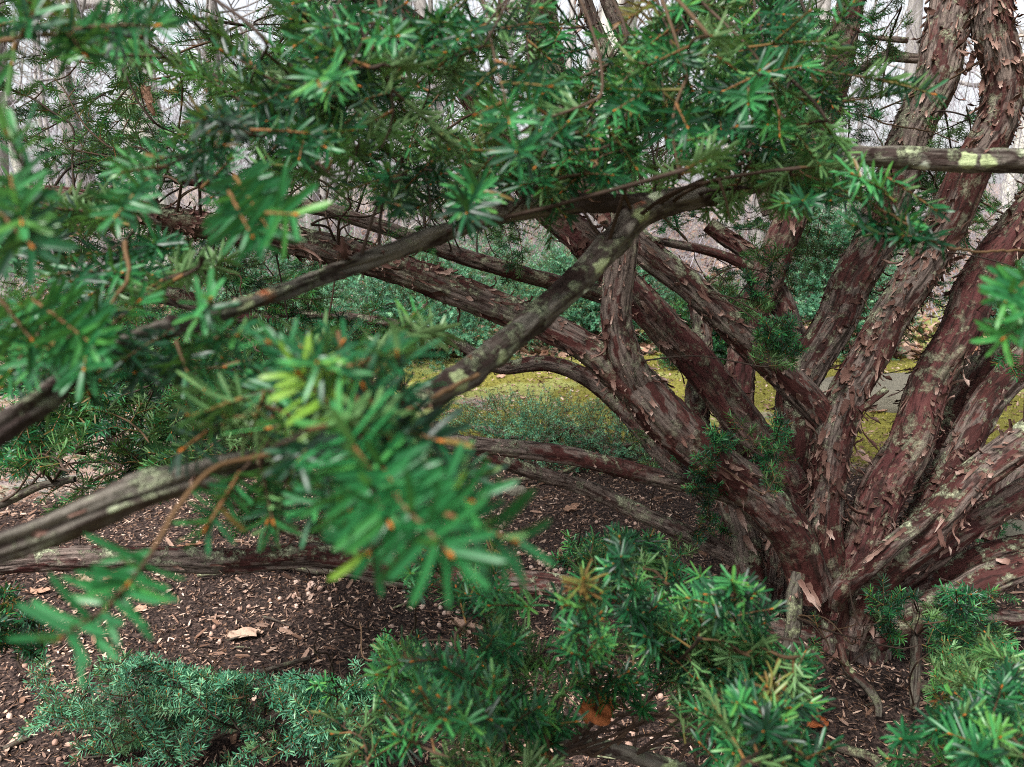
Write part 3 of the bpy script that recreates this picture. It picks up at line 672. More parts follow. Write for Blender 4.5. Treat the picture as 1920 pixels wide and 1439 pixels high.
# ---- fallen sticks and low bare branches
def stick(pts, label, seed, material='bark_grey', name='fallen_stick', cat='stick', ground=False, res=.006):
    if ground:
        L = []
        for a in pts: q = ground_at(a[0], a[1]); d = np.dot(q-CO, CF); L.append((q[0], q[1], float(gz2(q[0], q[1]))+a[2], a[3]*d/F/2))
        C, R = catmull([x[:3] for x in L], [x[3] for x in L], .01)
    else: C, R = catmull([P(*a[:3]) for a in pts], [a[3]*a[2]/F/2 for a in pts], .01)
    mb = MB(); s = np.arange(len(C)); w = np.stack([noise3(np.stack([s*.12, 0*s+k, 0*s+seed], -1), 3)-.5 for k in range(3)], -1)
    simple_tube(mb, C+w*.016, R, 10, (seed*.37) % 1, lump=.5)
    o = mb.build(name, [M[material]], None); return tag(o, label, cat)
stick([(370, 1092, .02, 8), (480, 1078, .03, 9), (600, 1082, .02, 12), (740, 1100, .01, 14), (880, 1112, .0, 12)], 'long thin bent stick lying just below the horizontal limb', 1, ground=True)
stick([(300, 1405, .01, 10), (400, 1400, .02, 11), (470, 1370, .02, 11), (560, 1340, .03, 9)], 'dark bowed stick between the low shoots at bottom left', 2, ground=True)
stick([(380, 1290, .02, 9), (460, 1276, .02, 9), (580, 1245, .02, 8)], 'straight grey twig on mulch below the lone oak leaf', 3, ground=True)
stick([(0, 1410, .01, 9), (50, 1390, .01, 9)], 'short dark stick in the bottom left corner', 4, ground=True)
stick([(1720, 1295, .02, 22), (1800, 1320, .02, 24), (1870, 1345, .02, 26), (1960, 1360, .01, 26)], 'thick half buried grey branch lying right of the stump foot', 5, ground=True)
stick([(1810, 1340, .03, 8), (1815, 1315, .04, 8), (1845, 1300, .06, 7)], 'small hooked twig on soil at the lower right', 6, ground=True)
stick([(1560, 1410, .02, 18), (1620, 1435, .02, 20), (1660, 1460, .01, 20)], 'brown stick at the bottom edge under the yew', 7, ground=True)
stick([(930, 915, .03, 9), (1000, 912, .04, 9), (1060, 900, .05, 8), (1110, 880, .06, 7)], 'thin dark stick beside the small mossy stone', 8, ground=True)
r = np.random.default_rng(31)
for k in range(26):
    px, py = r.uniform(0, 1900), r.uniform(1090, 1430); a = r.uniform(-.5, .5); l = r.uniform(25, 70)
    stick([(px, py, .01, 4), (px+l*math.cos(a)*.5, py+l*math.sin(a)*.5+r.normal(0, 5), .015, 4), (px+l*math.cos(a), py+l*math.sin(a), .01, 3)], 'short thin twig lying on the mulch', 40+k, name='fallen_twig', cat='twig', ground=True)['group'] = 'thin twigs lying on the mulch'

# ================================================================ THE BIG YEW
bp = ground_at(1600, 1325)
yew = empty('yew_tree', (bp[0], bp[1], bp[2]), 'big many-stemmed yew with peeling red brown bark leaning out from one base', 'tree')
D0 = 2.25
S = lambda *a, **k: stem(yew, *a, **k)
# trunk base and roots
S([(1610, 1370, 2.30, 290), (1605, 1310, 2.32, 220), (1605, 1240, 2.34, 190), (1595, 1170, 2.38, 180), (1575, 1080, 2.46, 120), (1560, 980, 2.5, 70)], 1, name='trunk', flute=.22, flakes=.35)
# front centre stem, rising right
S([(1575, 1230, 2.38, 90), (1560, 1120, 2.36, 100), (1546, 1010, 2.34, 98), (1548, 930, 2.34, 98), (1558, 830, 2.34, 106), (1592, 730, 2.36, 110), (1648, 610, 2.38, 106), (1695, 547, 2.38, 108), (1747, 467, 2.38, 112), (1787, 400, 2.37, 108), (1815, 333, 2.36, 104), (1852, 265, 2.35, 106), (1870, 200, 2.34, 108), (1880, 130, 2.32, 104), (1872, 50, 2.3, 106), (1862, -70, 2.3, 106)], 2, flakes=1.25, longf=.5, age=-.02)
# limb going up left from it
S([(1560, 800, 2.36, 84), (1520, 755, 2.33, 76), (1430, 670, 2.28, 74), (1330, 575, 2.25, 72), (1240, 490, 2.25, 70), (1170, 420, 2.28, 66), (1090, 320, 2.3, 66), (1040, 180, 2.3, 84), (1015, 60, 2.3, 92), (1005, -60, 2.3, 96)], 3, flakes=.7, age=-.15)
# smooth red limb behind
S([(1520, 990, 2.5, 100), (1460, 880, 2.52, 92), (1370, 770, 2.54, 104), (1270, 640, 2.56, 100), (1170, 525, 2.58, 92), (1090, 445, 2.6, 90), (1010, 370, 2.6, 76), (930, 250, 2.6, 66), (850, 130, 2.58, 60), (760, 40, 2.55, 56), (670, -40, 2.5, 54)], 4, flakes=.5, material='bark_red', age=-.1, plate=.7)
# long left limb
S([(1530, 1110, 2.3, 120), (1480, 1010, 2.26, 120), (1420, 935, 2.22, 118), (1320, 860, 2.18, 124), (1240, 785, 2.15, 136), (1170, 705, 2.12, 126), (1080, 640, 2.1, 80), (960, 590, 2.08, 82), (820, 535, 2.05, 82), (680, 490, 2.0, 76), (520, 450, 1.95, 66), (380, 420, 1.9, 60), (220, 385, 1.85, 52), (90, 370, 1.8, 44), (-80, 380, 1.8, 36)], 5, flakes=1.1, age=.0)
# short upright
S([(1270, 830, 2.16, 50), (1225, 765, 2.13, 100), (1182, 680, 2.06, 92), (1162, 590, 2.04, 76), (1160, 490, 2.02, 70), (1166, 400, 2.0, 60), (1180, 280, 2.0, 42), (1150, 140, 2.02, 34), (1095, 0, 2.05, 30), (1080, -80, 2.05, 28)], 6, flakes=1.4, age=.25)
# middle low limb
S([(1440, 980, 2.3, 56), (1370, 930, 2.3, 44), (1280, 905, 2.28, 40), (1180, 878, 2.24, 44), (1050, 850, 2.2, 42), (920, 838, 2.15, 40), (780, 830, 2.1, 38), (640, 812, 2.1, 34), (500, 815, 2.1, 30), (380, 808, 2.1, 26)], 7, flakes=.35, age=.15)
S([(1400, 1050, 2.5, 48), (1310, 1015, 2.5, 38), (1220, 970, 2.5, 38), (1120, 925, 2.5, 36), (1000, 885, 2.45, 32), (900, 850, 2.4, 28), (800, 790, 2.4, 20), (720, 740, 2.4, 14)], 8, flakes=.3, age=.2)
# arching far limb
S([(1330, 930, 2.75, 44), (1240, 850, 2.75, 38), (1170, 770, 2.75, 38), (1100, 712, 2.72, 40), (1030, 685, 2.7, 36), (940, 690, 2.7, 32), (870, 650, 2.7, 24), (800, 620, 2.7, 24), (690, 600, 2.7, 26), (560, 588, 2.7, 20), (450, 590, 2.7, 14)], 9, flakes=.4, age=.1)
S([(1290, 640, 2.85, 48), (1180, 570, 2.85, 42), (1050, 530, 2.8, 36), (930, 497, 2.75, 36), (820, 465, 2.7, 36), (720, 425, 2.65, 34), (620, 398, 2.6, 32), (530, 380, 2.6, 26), (430, 350, 2.6, 22), (330, 340, 2.6, 16)], 10, flakes=.4, age=.15)
# horizontal low limb at left
S([(1560, 1200, 2.45, 110), (1450, 1185, 2.38, 80), (1340, 1165, 2.3, 66), (1200, 1125, 2.2, 52), (1050, 1100, 2.15, 56), (880, 1085, 2.1, 56), (720, 1062, 2.05, 56), (600, 1045, 2.0, 58), (440, 1050, 1.95, 58), (280, 1050, 1.9, 58), (120, 1052, 1.85, 54), (-60, 1058, 1.8, 50)], 11, flakes=.25, age=-.1)
S([(620, 1035, 2.25, 36), (540, 990, 2.3, 28), (440, 940, 2.35, 24), (380, 900, 2.4, 20)], 12, flakes=.2, age=.1)
S([(420, 905, 1.75, 14), (300, 870, 1.7, 24), (230, 840, 1.7, 20), (170, 800, 1.7, 14), (90, 770, 1.7, 10)], 13, flakes=.1, age=.3)
S([(-60, 860, 1.6, 10), (0, 850, 1.6, 14), (80, 838, 1.6, 13), (160, 850, 1.6, 10)], 14, flakes=0, age=.3)
S([(-60, 960, 1.5, 18), (0, 945, 1.5, 22), (70, 915, 1.5, 22), (140, 900, 1.5, 16)], 15, flakes=0, age=.4, material='bark_grey')
S([(280, 560, 2.3, 50), (330, 565, 2.3, 40), (260, 535, 2.3, 46), (340, 560, 2.3, 42)][2:]+[(430, 595, 2.35, 30), (520, 600, 2.4, 18)], 16, flakes=.3, age=-.05)
# right group
S([(1590, 1170, 2.3, 90), (1620, 1040, 2.36, 116), (1670, 920, 2.42, 126), (1720, 800, 2.46, 118), (1765, 680, 2.5, 112), (1820, 570, 2.54, 112), (1900, 450, 2.56, 110), (1990, 340, 2.6, 104)], 17, flakes=.8, material='bark_red', age=-.15, longf=.4)
S([(1600, 1200, 2.2, 90), (1650, 1080, 2.14, 112), (1720, 1000, 2.1, 118), (1790, 930, 2.06, 104), (1860, 875, 2.05, 96), (1960, 800, 2.02, 96)], 18, flakes=.7, age=-.05, longf=.5)
S([(1570, 1140, 2.12, 34), (1580, 1108, 2.08, 44), (1640, 1055, 2.04, 46), (1700, 1000, 2.02, 40), (1750, 960, 2.04, 28)], 19, flakes=.3, age=.2)
S([(1700, 1040, 2.5, 90), (1760, 930, 2.52, 92), (1800, 830, 2.54, 84), (1860, 740, 2.56, 80), (1960, 630, 2.58, 76)], 20, flakes=1.1, age=.05)
S([(1720, 930, 2.85, 60), (1790, 780, 2.85, 62), (1850, 680, 2.85, 60), (1960, 590, 2.85, 54)], 21, flakes=.5, age=-.1)
S([(1640, 1130, 2.3, 80), (1740, 1050, 2.25, 70), (1820, 985, 2.22, 62), (1900, 935, 2.2, 62), (1980, 890, 2.2, 60)], 22, flakes=.4, material='bark_red', age=-.1)
S([(1660, 1150, 2.32, 70), (1750, 1095, 2.3, 60), (1820, 1055, 2.28, 50), (1900, 1032, 2.26, 46), (1990, 1010, 2.25, 44)], 23, flakes=.4, age=.0)
S([(1640, 1190, 2.2, 90), (1720, 1140, 2.18, 84), (1800, 1110, 2.16, 76), (1870, 1075, 2.14, 74), (1990, 1035, 2.1, 72)], 24, flakes=.25, age=-.05)
S([(1660, 1190, 2.45, 80), (1760, 1160, 2.45, 50), (1840, 1158, 2.45, 42), (1980, 1160, 2.45, 40)], 25, flakes=.2, age=-.05)
S([(1850, 1010, 2.5, 40), (1890, 900, 2.52, 50), (1930, 860, 2.54, 44), (1990, 800, 2.54, 44)], 26, flakes=.6)
# rear stems
S([(1450, 1160, 2.62, 96), (1460, 1030, 2.66, 88), (1472, 900, 2.7, 96), (1485, 790, 2.74, 104), (1520, 680, 2.78, 112), (1585, 575, 2.8, 116), (1632, 480, 2.8, 120), (1668, 370, 2.8, 120), (1722, 240, 2.8, 112), (1752, 167, 2.78, 116), (1768, 95, 2.78, 118), (1792, 0, 2.78, 110), (1810, -80, 2.78, 106)], 27, flakes=.6, age=.22)
S([(1480, 800, 2.85, 80), (1495, 700, 2.88, 80), (1470, 600, 2.9, 66), (1445, 520, 2.92, 40), (1400, 470, 2.94, 40), (1330, 420, 2.96, 34)], 28, flakes=.5, age=.25)
S([(1400, 1160, 2.75, 80), (1385, 1000, 2.78, 76), (1385, 850, 2.8, 72), (1385, 720, 2.82, 70), (1405, 610, 2.84, 74), (1440, 510, 2.86, 80), (1480, 410, 2.88, 82), (1515, 300, 2.9, 78), (1560, 160, 2.9, 70), (1600, 0, 2.9, 64), (1620, -80, 2.9, 60)], 29, flakes=.4, material='bark_red', age=-.1)
S([(1420, 1150, 2.5, 90), (1400, 1040, 2.5, 80), (1385, 960, 2.52, 70), (1340, 880, 2.6, 60), (1310, 760, 2.7, 56), (1320, 640, 2.8, 46), (1300, 560, 2.9, 40), (1250, 480, 3.0, 30)], 30, flakes=1., age=.1)
S([(1460, 560, 2.95, 36), (1400, 500, 2.9, 24), (1330, 470, 2.9, 20), (1230, 450, 2.9, 18), (1150, 440, 2.9, 14)], 31, flakes=.3, age=.3)
S([(1440, 400, 3.3, 30), (1400, 250, 3.3, 30), (1370, 120, 3.3, 32), (1310, -40, 3.3, 30)], 32, flakes=.3, age=.3)
S([(1280, 300, 3.0, 30), (1220, 160, 3.0, 34), (1160, 40, 3.0, 34), (1120, -60, 3.0, 34)], 33, flakes=.5, age=.1)
S([(1700, 75, 2.6, 14), (1640, 70, 2.6, 10), (1600, 55, 2.6, 7)], 34, flakes=0, age=.4)
S([(1720, 110, 2.7, 22), (1660, 108, 2.7, 24), (1620, 130, 2.7, 18), (1560, 150, 2.7, 10)], 35, flakes=0, age=.4)
S([(1660, 730, 2.3, 16), (1610, 770, 2.3, 16)], 36, flakes=.2)
# stubs, dead sticks and roots at the base
S([(1500, 1075, 2.06, 30), (1492, 1120, 2.04, 36), (1485, 1180, 2.02, 36), (1475, 1225, 2.0, 32)], 37, name='dead_stub', material='bark_grey', flakes=.1, age=.5)
S([(1722, 1150, 2.0, 20), (1718, 1220, 1.98, 24), (1716, 1290, 1.96, 24), (1714, 1330, 1.95, 20)], 38, name='dead_stub', material='bark_grey', flakes=0, age=.5)
S([(1575, 1210, 2.08, 18), (1590, 1255, 2.04, 20), (1625, 1290, 2.0, 20), (1645, 1320, 1.98, 20), (1646, 1345, 1.97, 18)], 39, name='dead_stub', material='bark_grey', flakes=0, age=.45)
for k, pts in enumerate([[(1620, 1250, 2.3, 80), (1680, 1290, 2.22, 60), (1720, 1330, 2.15, 36), (1760, 1370, 2.1, 20)], [(1590, 1290, 2.2, 90), (1530, 1335, 2.12, 60), (1490, 1370, 2.08, 36)], [(1590, 1300, 2.2, 90), (1590, 1350, 2.1, 60), (1610, 1385, 2.04, 34)], [(1640, 1240, 2.35, 70), (1700, 1255, 2.35, 46), (1780, 1290, 2.3, 26)]]):
    S(pts, 50+k, name='root', flakes=0, age=.3, flute=.25)
# hand-placed long bark strips
def strips(lst):
    r2 = np.random.default_rng(5)
    for (px, py, L, W, ang, lift) in lst:
        dr = nrm(CF+CR*((px-W0/2)/F)+CU*((H0/2-py)/F)); best = None
        for V, T_, o in STEMS:
            rel = V-CO; t_ = rel@dr; dd = np.linalg.norm(rel-t_[:, None]*dr, axis=1); c_ = np.where(dd < .012)[0]
            if len(c_):
                i = c_[np.argmin(t_[c_])]
                if best is None or t_[i] < best[0]: best = (t_[i], V[i], T_[i])
        if best is None: continue
        p = best[1]; out = nrm(-dr+np.array([0, 0, .1])); a = math.radians(ang); ax = CR*math.cos(a)-CU*math.sin(a)
        side = nrm(np.cross(out, ax)); ax = nrm(np.cross(side, out))
        mb = MB(); flake_geo(mb, (p+out*.002)[None], ax[None], side[None], out[None], np.array([L*.75]), np.array([W*.62]), np.array([lift]), np.array([r2.uniform(.1, .9)]), r2, 0, 12, 7)
        mb.build('bark_strip', [M['flake']], yew)
strips([(1695, 490, .17, .022, 92, .25), (1590, 690, .10, .05, 120, .7), (1595, 745, .09, .03, 110, .9), (1603, 720, .12, .02, 88, .3), (1545, 850, .10, .02, 95, .3), (1560, 870, .11, .018, 90, .2), (1635, 640, .08, .03, 110, .6), (1750, 20, .08, .03, 200, .9), (1850, 60, .10, .03, 70, .7), (1820, 100, .12, .03, 110, .8), (1835, 150, .10, .025, 100, .6), (1900, 190, .07, .03, 80, .5), (1660, 1010, .16, .018, 140, .4), (1700, 985, .13, .015, 142, .4), (1765, 1000, .09, .02, 75, .5), (1495, 1080, .12, .025, 60, .3), (1520, 1100, .12, .02, 65, .3), (1475, 1080, .10, .02, 70, .4), (1470, 900, .05, .02, 60, .7), (1100, 440, .09, .04, 120, .3), (1120, 400, .05, .04, 60, 1.), (1130, 620, .05, .025, 100, .9), (1145, 720, .06, .02, 80, .7), (1230, 640, .08, .03, 40, .4), (1130, 600, .05, .02, 95, .9), (1790, 840, .08, .015, 45, .7), (1440, 690, .07, .02, 30, .6), (1600, 560, .06, .03, 20, .7), (1510, 880, .08, .02, 85, .3), (1610, 1000, .05, .03, 120, .8), (1400, 1000, .09, .03, 60, .4), (1380, 960, .09, .03, 70, .4), (1690, 830, .06, .02, 60, .6), (1860, 660, .05, .02, 60, .8)])
# ---- foliage of the yew (mid distance)
R_ = lambda *a, **k: region(yew, *a, **k)
R_(1, 150, 120, 260, 160, 1.5, 2.8, 14, .09, ang0=200, per=3, r0=.0032, sp=.028, lod=1)
R_(2, 450, 120, 240, 150, 1.4, 2.6, 18, .09, ang0=200, per=3, r0=.0032, sp=.028, lod=1)
R_(3, 350, 330, 300, 110, 1.5, 2.8, 16, .09, ang0=190, per=3, r0=.0032, sp=.028, lod=1)
R_(4, 760, 200, 260, 180, 1.4, 2.6, 16, .09, per=3, r0=.0032, sp=.028, lod=1)
R_(5, 1300, 200, 240, 200, 1.5, 2.8, 18, .09, per=3, r0=.0032, sp=.028, lod=1)
R_(6, 1620, 160, 150, 180, 2.2, 3.2, 20, .09, per=3, r0=.0032, sp=.028, lod=1)
R_(7, 1800, 330, 120, 110, 2.8, 3.4, 14, .09, per=2, r0=.004, sp=.03, lod=1)
R_(8, 1640, 360, 120, 60, 3.0, 3.4, 10, .09, per=2, r0=.004, sp=.03, lod=1)
R_(9, 430, 530, 260, 60, 2.3, 3.2, 12, .09, per=2, lod=1)
R_(40, 600, 430, 420, 90, 2.3, 3.4, 24, .09, per=2, lod=1, r0=.003, sp=.028)
R_(41, 1400, 420, 180, 80, 2.9, 3.5, 12, .08, per=2, lod=1)
R_(42, 280, 660, 290, 75, 1.7, 2.6, 26, .08, ang0=180, per=2, lod=2)
R_(43, 80, 470, 120, 80, 1.8, 2.6, 6, .08, per=2, lod=1)
R_(44, 1760, 520, 60, 70, 2.8, 3.2, 5, .07, per=1, lod=1)
R_(46, 480, 640, 330, 70, 2.4, 3.3, 20, .08, per=2, lod=1)
R_(47, 1640, 640, 90, 60, 3.0, 3.4, 3, .07, per=2, lod=1)
R_(10, 200, 800, 230, 100, 1.35, 1.8, 36, .08, ang0=180, per=2, lod=2)
R_(45, 560, 760, 160, 60, 1.9, 2.5, 7, .07, per=2, lod=2)
R_(11, 480, 830, 150, 90, 1.5, 2.0, 16, .08, ang0=180, per=2, lod=2)
R_(12, 480, 960, 200, 40, 2.0, 2.5, 10, .07, ang0=170, per=2, lod=2)
R_(13, 620, 620, 150, 50, 2.3, 2.8, 8, .08, per=2, lod=2)
R_(14, 1440, 540, 50, 90, 2.2, 2.5, 6, .06, ang0=100, per=1, sp=.02)
R_(15, 1450, 620, 40, 50, 2.0, 2.1, 5, .05, ang0=90, per=1, sp=.015)
R_(16, 1390, 860, 90, 60, 2.0, 2.15, 7, .045, ang0=90, per=1, sp=.02)
R_(17, 1240, 860, 110, 40, 2.5, 2.8, 4, .06, ang0=170, per=2)
R_(18, 1330, 570, 80, 60, 2.7, 3.1, 6, .06, per=2, lod=1)
R_(19, 1310, 1000, 70, 60, 2.3, 2.5, 3, .06, ang0=90, per=1)
R_(20, 1900, 620, 50, 130, 2.0, 2.3, 3, .06, ang0=250, per=1)
R_(21, 1880, 1090, 60, 40, 2.3, 2.5, 2, .05, per=1)
R_(22, 1900, 180, 40, 80, 2.6, 2.8, 2, .07, per=1, lod=1)
R_(23, 1600, 500, 120, 60, 3.2, 3.6, 6, .08, per=2, lod=1)
R_(24, 1690, 1165, 130, 40, 1.75, 1.95, 9, .06, ang0=60, per=1, sp=.02, tone=.05)
R_(25, 1520, 1190, 50, 50, 1.75, 1.9, 5, .05, ang0=120, per=1, sp=.02)
R_(26, 1800, 1210, 110, 60, 1.6, 1.8, 9, .06, ang0=20, per=1, sp=.02, tone=.05)
R_(27, 1870, 900, 60, 90, 2.8, 3., 2, .06, per=1, lod=1)

# unseen crown above the view, added to block sky light from the stems
fo = Foliage(880); rr_ = fo.r; made = 0
while made < 13000:
    a = rr_.uniform(0, 6.283); q = rr_.random()**.5; x = .6+3.1*q*math.cos(a); y = 3.0+2.4*q*math.sin(a)
    if y < .75: continue
    n_ = noise3(np.array([[x*1.7, y*1.7, 3.]]), 4)[0]
    if n_ < .32: continue
    z = 1.55+.31*max(y, .5)+rr_.random()**1.3*(1.0-.2*q); fo.shoot(np.array([x, y, z]), nrm(np.array([math.cos(a), math.sin(a), rr_.normal(0, .4)])+rr_.normal(0, .5, 3)), nrm(UP+rr_.normal(0, .3, 3)), rr_.uniform(.07, .17), -.1, 0, 0); made += 1
tag(fo.build(yew, 1, NL=.027, NW=.006, sp=.004, name='crown', tw_r=.0016), kind='stuff')
for lod_, f_ in MASS.items(): tag(f_.build(yew, lod_, name='far_sprays' if lod_ == 1 else 'sprays'), kind='stuff')
# ================================================================ THE LICHEN BRANCH ACROSS THE FRONT
fb = empty('yew_branch', tuple(P(2000, 305, .98)), 'grey lichened branch forking across the front from the right edge', 'branch')
stem(fb, [(2060, 312, 1.0, 44), (1920, 300, .98, 46), (1760, 296, .96, 46), (1620, 292, .95, 42), (1560, 300, .94, 38), (1490, 330, .92, 40), (1400, 345, .9, 44), (1300, 370, .88, 50), (1215, 395, .86, 62), (1160, 445, .84, 62), (1085, 525, .82, 62), (990, 610, .78, 64), (880, 695, .72, 70), (790, 750, .66, 74), (650, 815, .58, 68), (500, 862, .52, 60), (360, 895, .48, 72), (230, 935, .46, 84), (100, 990, .44, 88), (0, 1030, .43, 90), (-140, 1090, .42, 94)], 70, name='main_fork', material='bark_twigwood', flakes=.2, res=.0022, age=.2, plate=2.2, flute=.2, wsc=1.16)
stem(fb, [(1230, 385, .87, 46), (1160, 378, .85, 44), (1050, 385, .82, 42), (940, 402, .78, 40), (830, 440, .74, 38), (720, 480, .70, 36), (620, 515, .65, 38), (520, 550, .6, 40), (400, 590, .55, 46), (280, 620, .5, 50), (170, 675, .47, 56), (80, 745, .44, 60), (0, 800, .42, 64), (-120, 880, .4, 66)], 71, name='side_fork', material='bark_twigwood', flakes=.1, res=.002, age=.35, plate=2.0, flute=.2, wsc=1.16)
FB = lambda *a, **k: region(fb, *a, **k)
def twigline(fo, pts, r0, r1): 
    C, R = catmull([P(*a) for a in pts], np.linspace(r0, r1, len(pts)), .006); fo.branch(C+(noise3(np.stack([np.arange(len(C))*.35]*3, -1)+np.arange(3)*7.3, 2)-.5)[:, None]*.004, R, .62)
def px_shoots(parent, seed, lst, mat='needle', lod=3, tone=0., NL=.023, flat=.45, bare=0., nsp=.0014, lines=(), face=0.):
    fo = Foliage(seed)
    for ln in lines: twigline(fo, ln, .0015, .0010)
    for (x0, y0, d0, x1, y1, d1) in lst:
        a = P(x0, y0, d0); c_ = P(x1, y1, d1); L = np.linalg.norm(c_-a); fo.shoot(a, (c_-a)/L, nrm(rand_up(fo.r, .3)*(1-face)-CF*face), L, fo.r.normal(-.04, .06), bare, tone)
    return fo.build(parent, lod, mat=mat, NL=NL, sp=nsp, flat=flat, name='sprig', NW=.0028)
# blurred sprigs right in front
px_shoots(fb, 901, [(290, 1030, .34, 240, 1100, .32), (250, 1085, .33, 190, 1150, .31), (190, 1150, .31, 110, 1200, .29)], 'needle_light', flat=.8, tone=-.1, nsp=.0019, face=.75, NL=.026,
          lines=[[(510, 848, .40), (430, 865, .385), (370, 905, .365), (310, 990, .345), (285, 1035, .34)]])
px_shoots(fb, 902, [(690, 830, .34, 750, 930, .29), (740, 930, .29, 825, 1020, .26), (825, 960, .29, 965, 1015, .28), (640, 780, .34, 560, 700, .33), (700, 890, .31, 640, 800, .31), (690, 900, .30, 730, 980, .28), (800, 930, .30, 880, 940, .29), (720, 980, .30, 690, 1040, .29)], 'needle_light', flat=.75, tone=-.25, nsp=.0013, face=.6, NL=.023,
          lines=[[(640, 620, .42), (660, 700, .38), (690, 850, .34)]])
px_shoots(fb, 903, [(755, 760, .36, 745, 660, .34), (740, 840, .35, 680, 720, .34), (720, 800, .36, 830, 820, .34), (640, 850, .36, 560, 860, .36), (600, 780, .38, 500, 800, .38), (640, 740, .38, 560, 650, .4), (800, 880, .38, 900, 900, .38), (650, 860, .35, 660, 960, .33)], 'needle', flat=.5, lines=[[(900, 700, .5), (780, 760, .4), (640, 800, .36)]])
px_shoots(fb, 904, face=.7, tone=-.12, lst=[(60, 560, .42, 180, 650, .40), (170, 600, .43, 160, 700, .39), (0, 560, .40, 60, 640, .40), (90, 600, .45, 20, 700, .44), (180, 640, .45, 260, 560, .46)], mat='needle_light', flat=.7, nsp=.0015, lines=[[(240, 450, .5), (240, 520, .48), (190, 600, .44), (160, 700, .4)]])
px_shoots(fb, 905, [(20, 330, .36, 40, 420, .33), (60, 340, .36, 10, 250, .34), (0, 400, .34, 60, 460, .33)], 'needle', tone=.1, flat=.4)
px_shoots(fb, 906, face=.7, lst=[(440, 330, .42, 500, 420, .38), (500, 400, .38, 550, 400, .37), (430, 360, .40, 470, 440, .38)], mat='needle_light', flat=.8, nsp=.0015, tone=-.1)
px_shoots(fb, 907, [(370, 600, .42, 395, 560, .40), (380, 640, .44, 450, 620, .42), (560, 640, .44, 555, 690, .43), (480, 700, .44, 540, 680, .43), (330, 640, .46, 350, 700, .45)], 'needle', flat=.3, tone=.1)
px_shoots(fb, 908, [(900, 350, .60, 885, 385, .55), (880, 385, .55, 875, 400, .52)], 'needle', flat=.1, tone=.15)
px_shoots(fb, 909, [(0, 78, .42, 130, 50, .42), (110, 62, .43, 290, 18, .42), (40, 70, .42, 60, 20, .40), (120, 55, .42, 160, 100, .42), (30, 80, .42, 20, 120, .42)], 'needle', flat=.6)
px_shoots(fb, 910, [(1930, 520, .45, 1890, 560, .43), (1930, 600, .45, 1880, 640, .44), (1960, 540, .45, 1920, 590, .42)], 'needle_light', flat=.6, tone=-.05)
px_shoots(fb, 911, [(1660, 360, .7, 1600, 320, .68), (1700, 440, .7, 1560, 330, .72), (1770, 460, .72, 1690, 420, .68), (1720, 440, .7, 1640, 440, .7), (1700, 400, .72, 1700, 450, .7), (1740, 430, .72, 1600, 400, .7), (1660, 330, .72, 1760, 395, .7), (1680, 380, .7, 1640, 350, .7)], 'needle', flat=.2, lod=2, lines=[[(1940, 470, .85), (1820, 470, .78), (1760, 455, .72), (1650, 390, .7), (1500, 320, .75)]])
px_shoots(fb, 912, [(1500, 130, .75, 1690, 150, .72), (1640, 150, .73, 1760, 165, .7), (1560, 60, .72, 1600, 0, .7), (1400, 100, .75, 1395, 40, .72), (1580, 190, .75, 1680, 180, .74)], 'needle', flat=.3, lod=2, tone=.1)
# boughs
FB(31, 430, 270, 220, 90, .5, .72, 5, .065, ang0=190, lod=2)
FB(32, 170, 430, 190, 80, .5, .7, 5, .06, ang0=190, lod=2)
FB(35, 900, 320, 210, 70, .6, .85, 8, .055, ang0=230, lod=2)
FB(38, 1430, 330, 180, 45, .7, .9, 8, .055, ang0=250, lod=2)
FB(39, 120, 600, 170, 90, .45, .62, 6, .055, ang0=200, lod=2)
FB(40, 540, 690, 220, 60, .48, .6, 7, .055, ang0=200, lod=2)
FB(41, 330, 500, 150, 70, .55, .7, 2, .05, ang0=230, lod=2)
FB(42, 1090, 300, 150, 60, .62, .85, 8, .05, ang0=240, lod=2)
FB(43, 650, 850, 180, 110, .38, .5, 9, .05, ang0=230, lod=3)
FB(44, 380, 800, 200, 60, .55, .8, 1, .05, ang0=200, lod=2)
tbr = empty('yew_branch', tuple(P(1900, -150, 1.1)), 'dense dark green sprays hanging down into the top of the view', 'branch')
stem(tbr, [(2050, -160, 1.2, 60), (1700, -110, 1.0, 56), (1350, -90, .9, 54), (1000, -80, .8, 50), (650, -70, .72, 46), (300, -50, .62, 40), (-60, -30, .55, 34)], 72, name='main_limb', material='bark_twigwood', flakes=.1, res=.004, age=.2, plate=.5)
TB = lambda *a, **k: region(tbr, *a, **k)
TB(30, 160, 70, 200, 70, .5, .7, 3, .06, ang0=185, lod=2)
TB(33, 640, 110, 160, 110, .55, .82, 8, .06, ang0=220, lod=2)
TB(34, 880, 160, 230, 130, .55, .9, 13, .06, ang0=220, lod=2)
TB(36, 1190, 170, 180, 130, .6, .9, 10, .06, ang0=240, lod=2)
TB(37, 1440, 160, 150, 150, .65, 1., 12, .06, ang0=250, lod=2)
TB(45, 420, 150, 160, 90, .6, .9, 3, .06, ang0=200, lod=2)

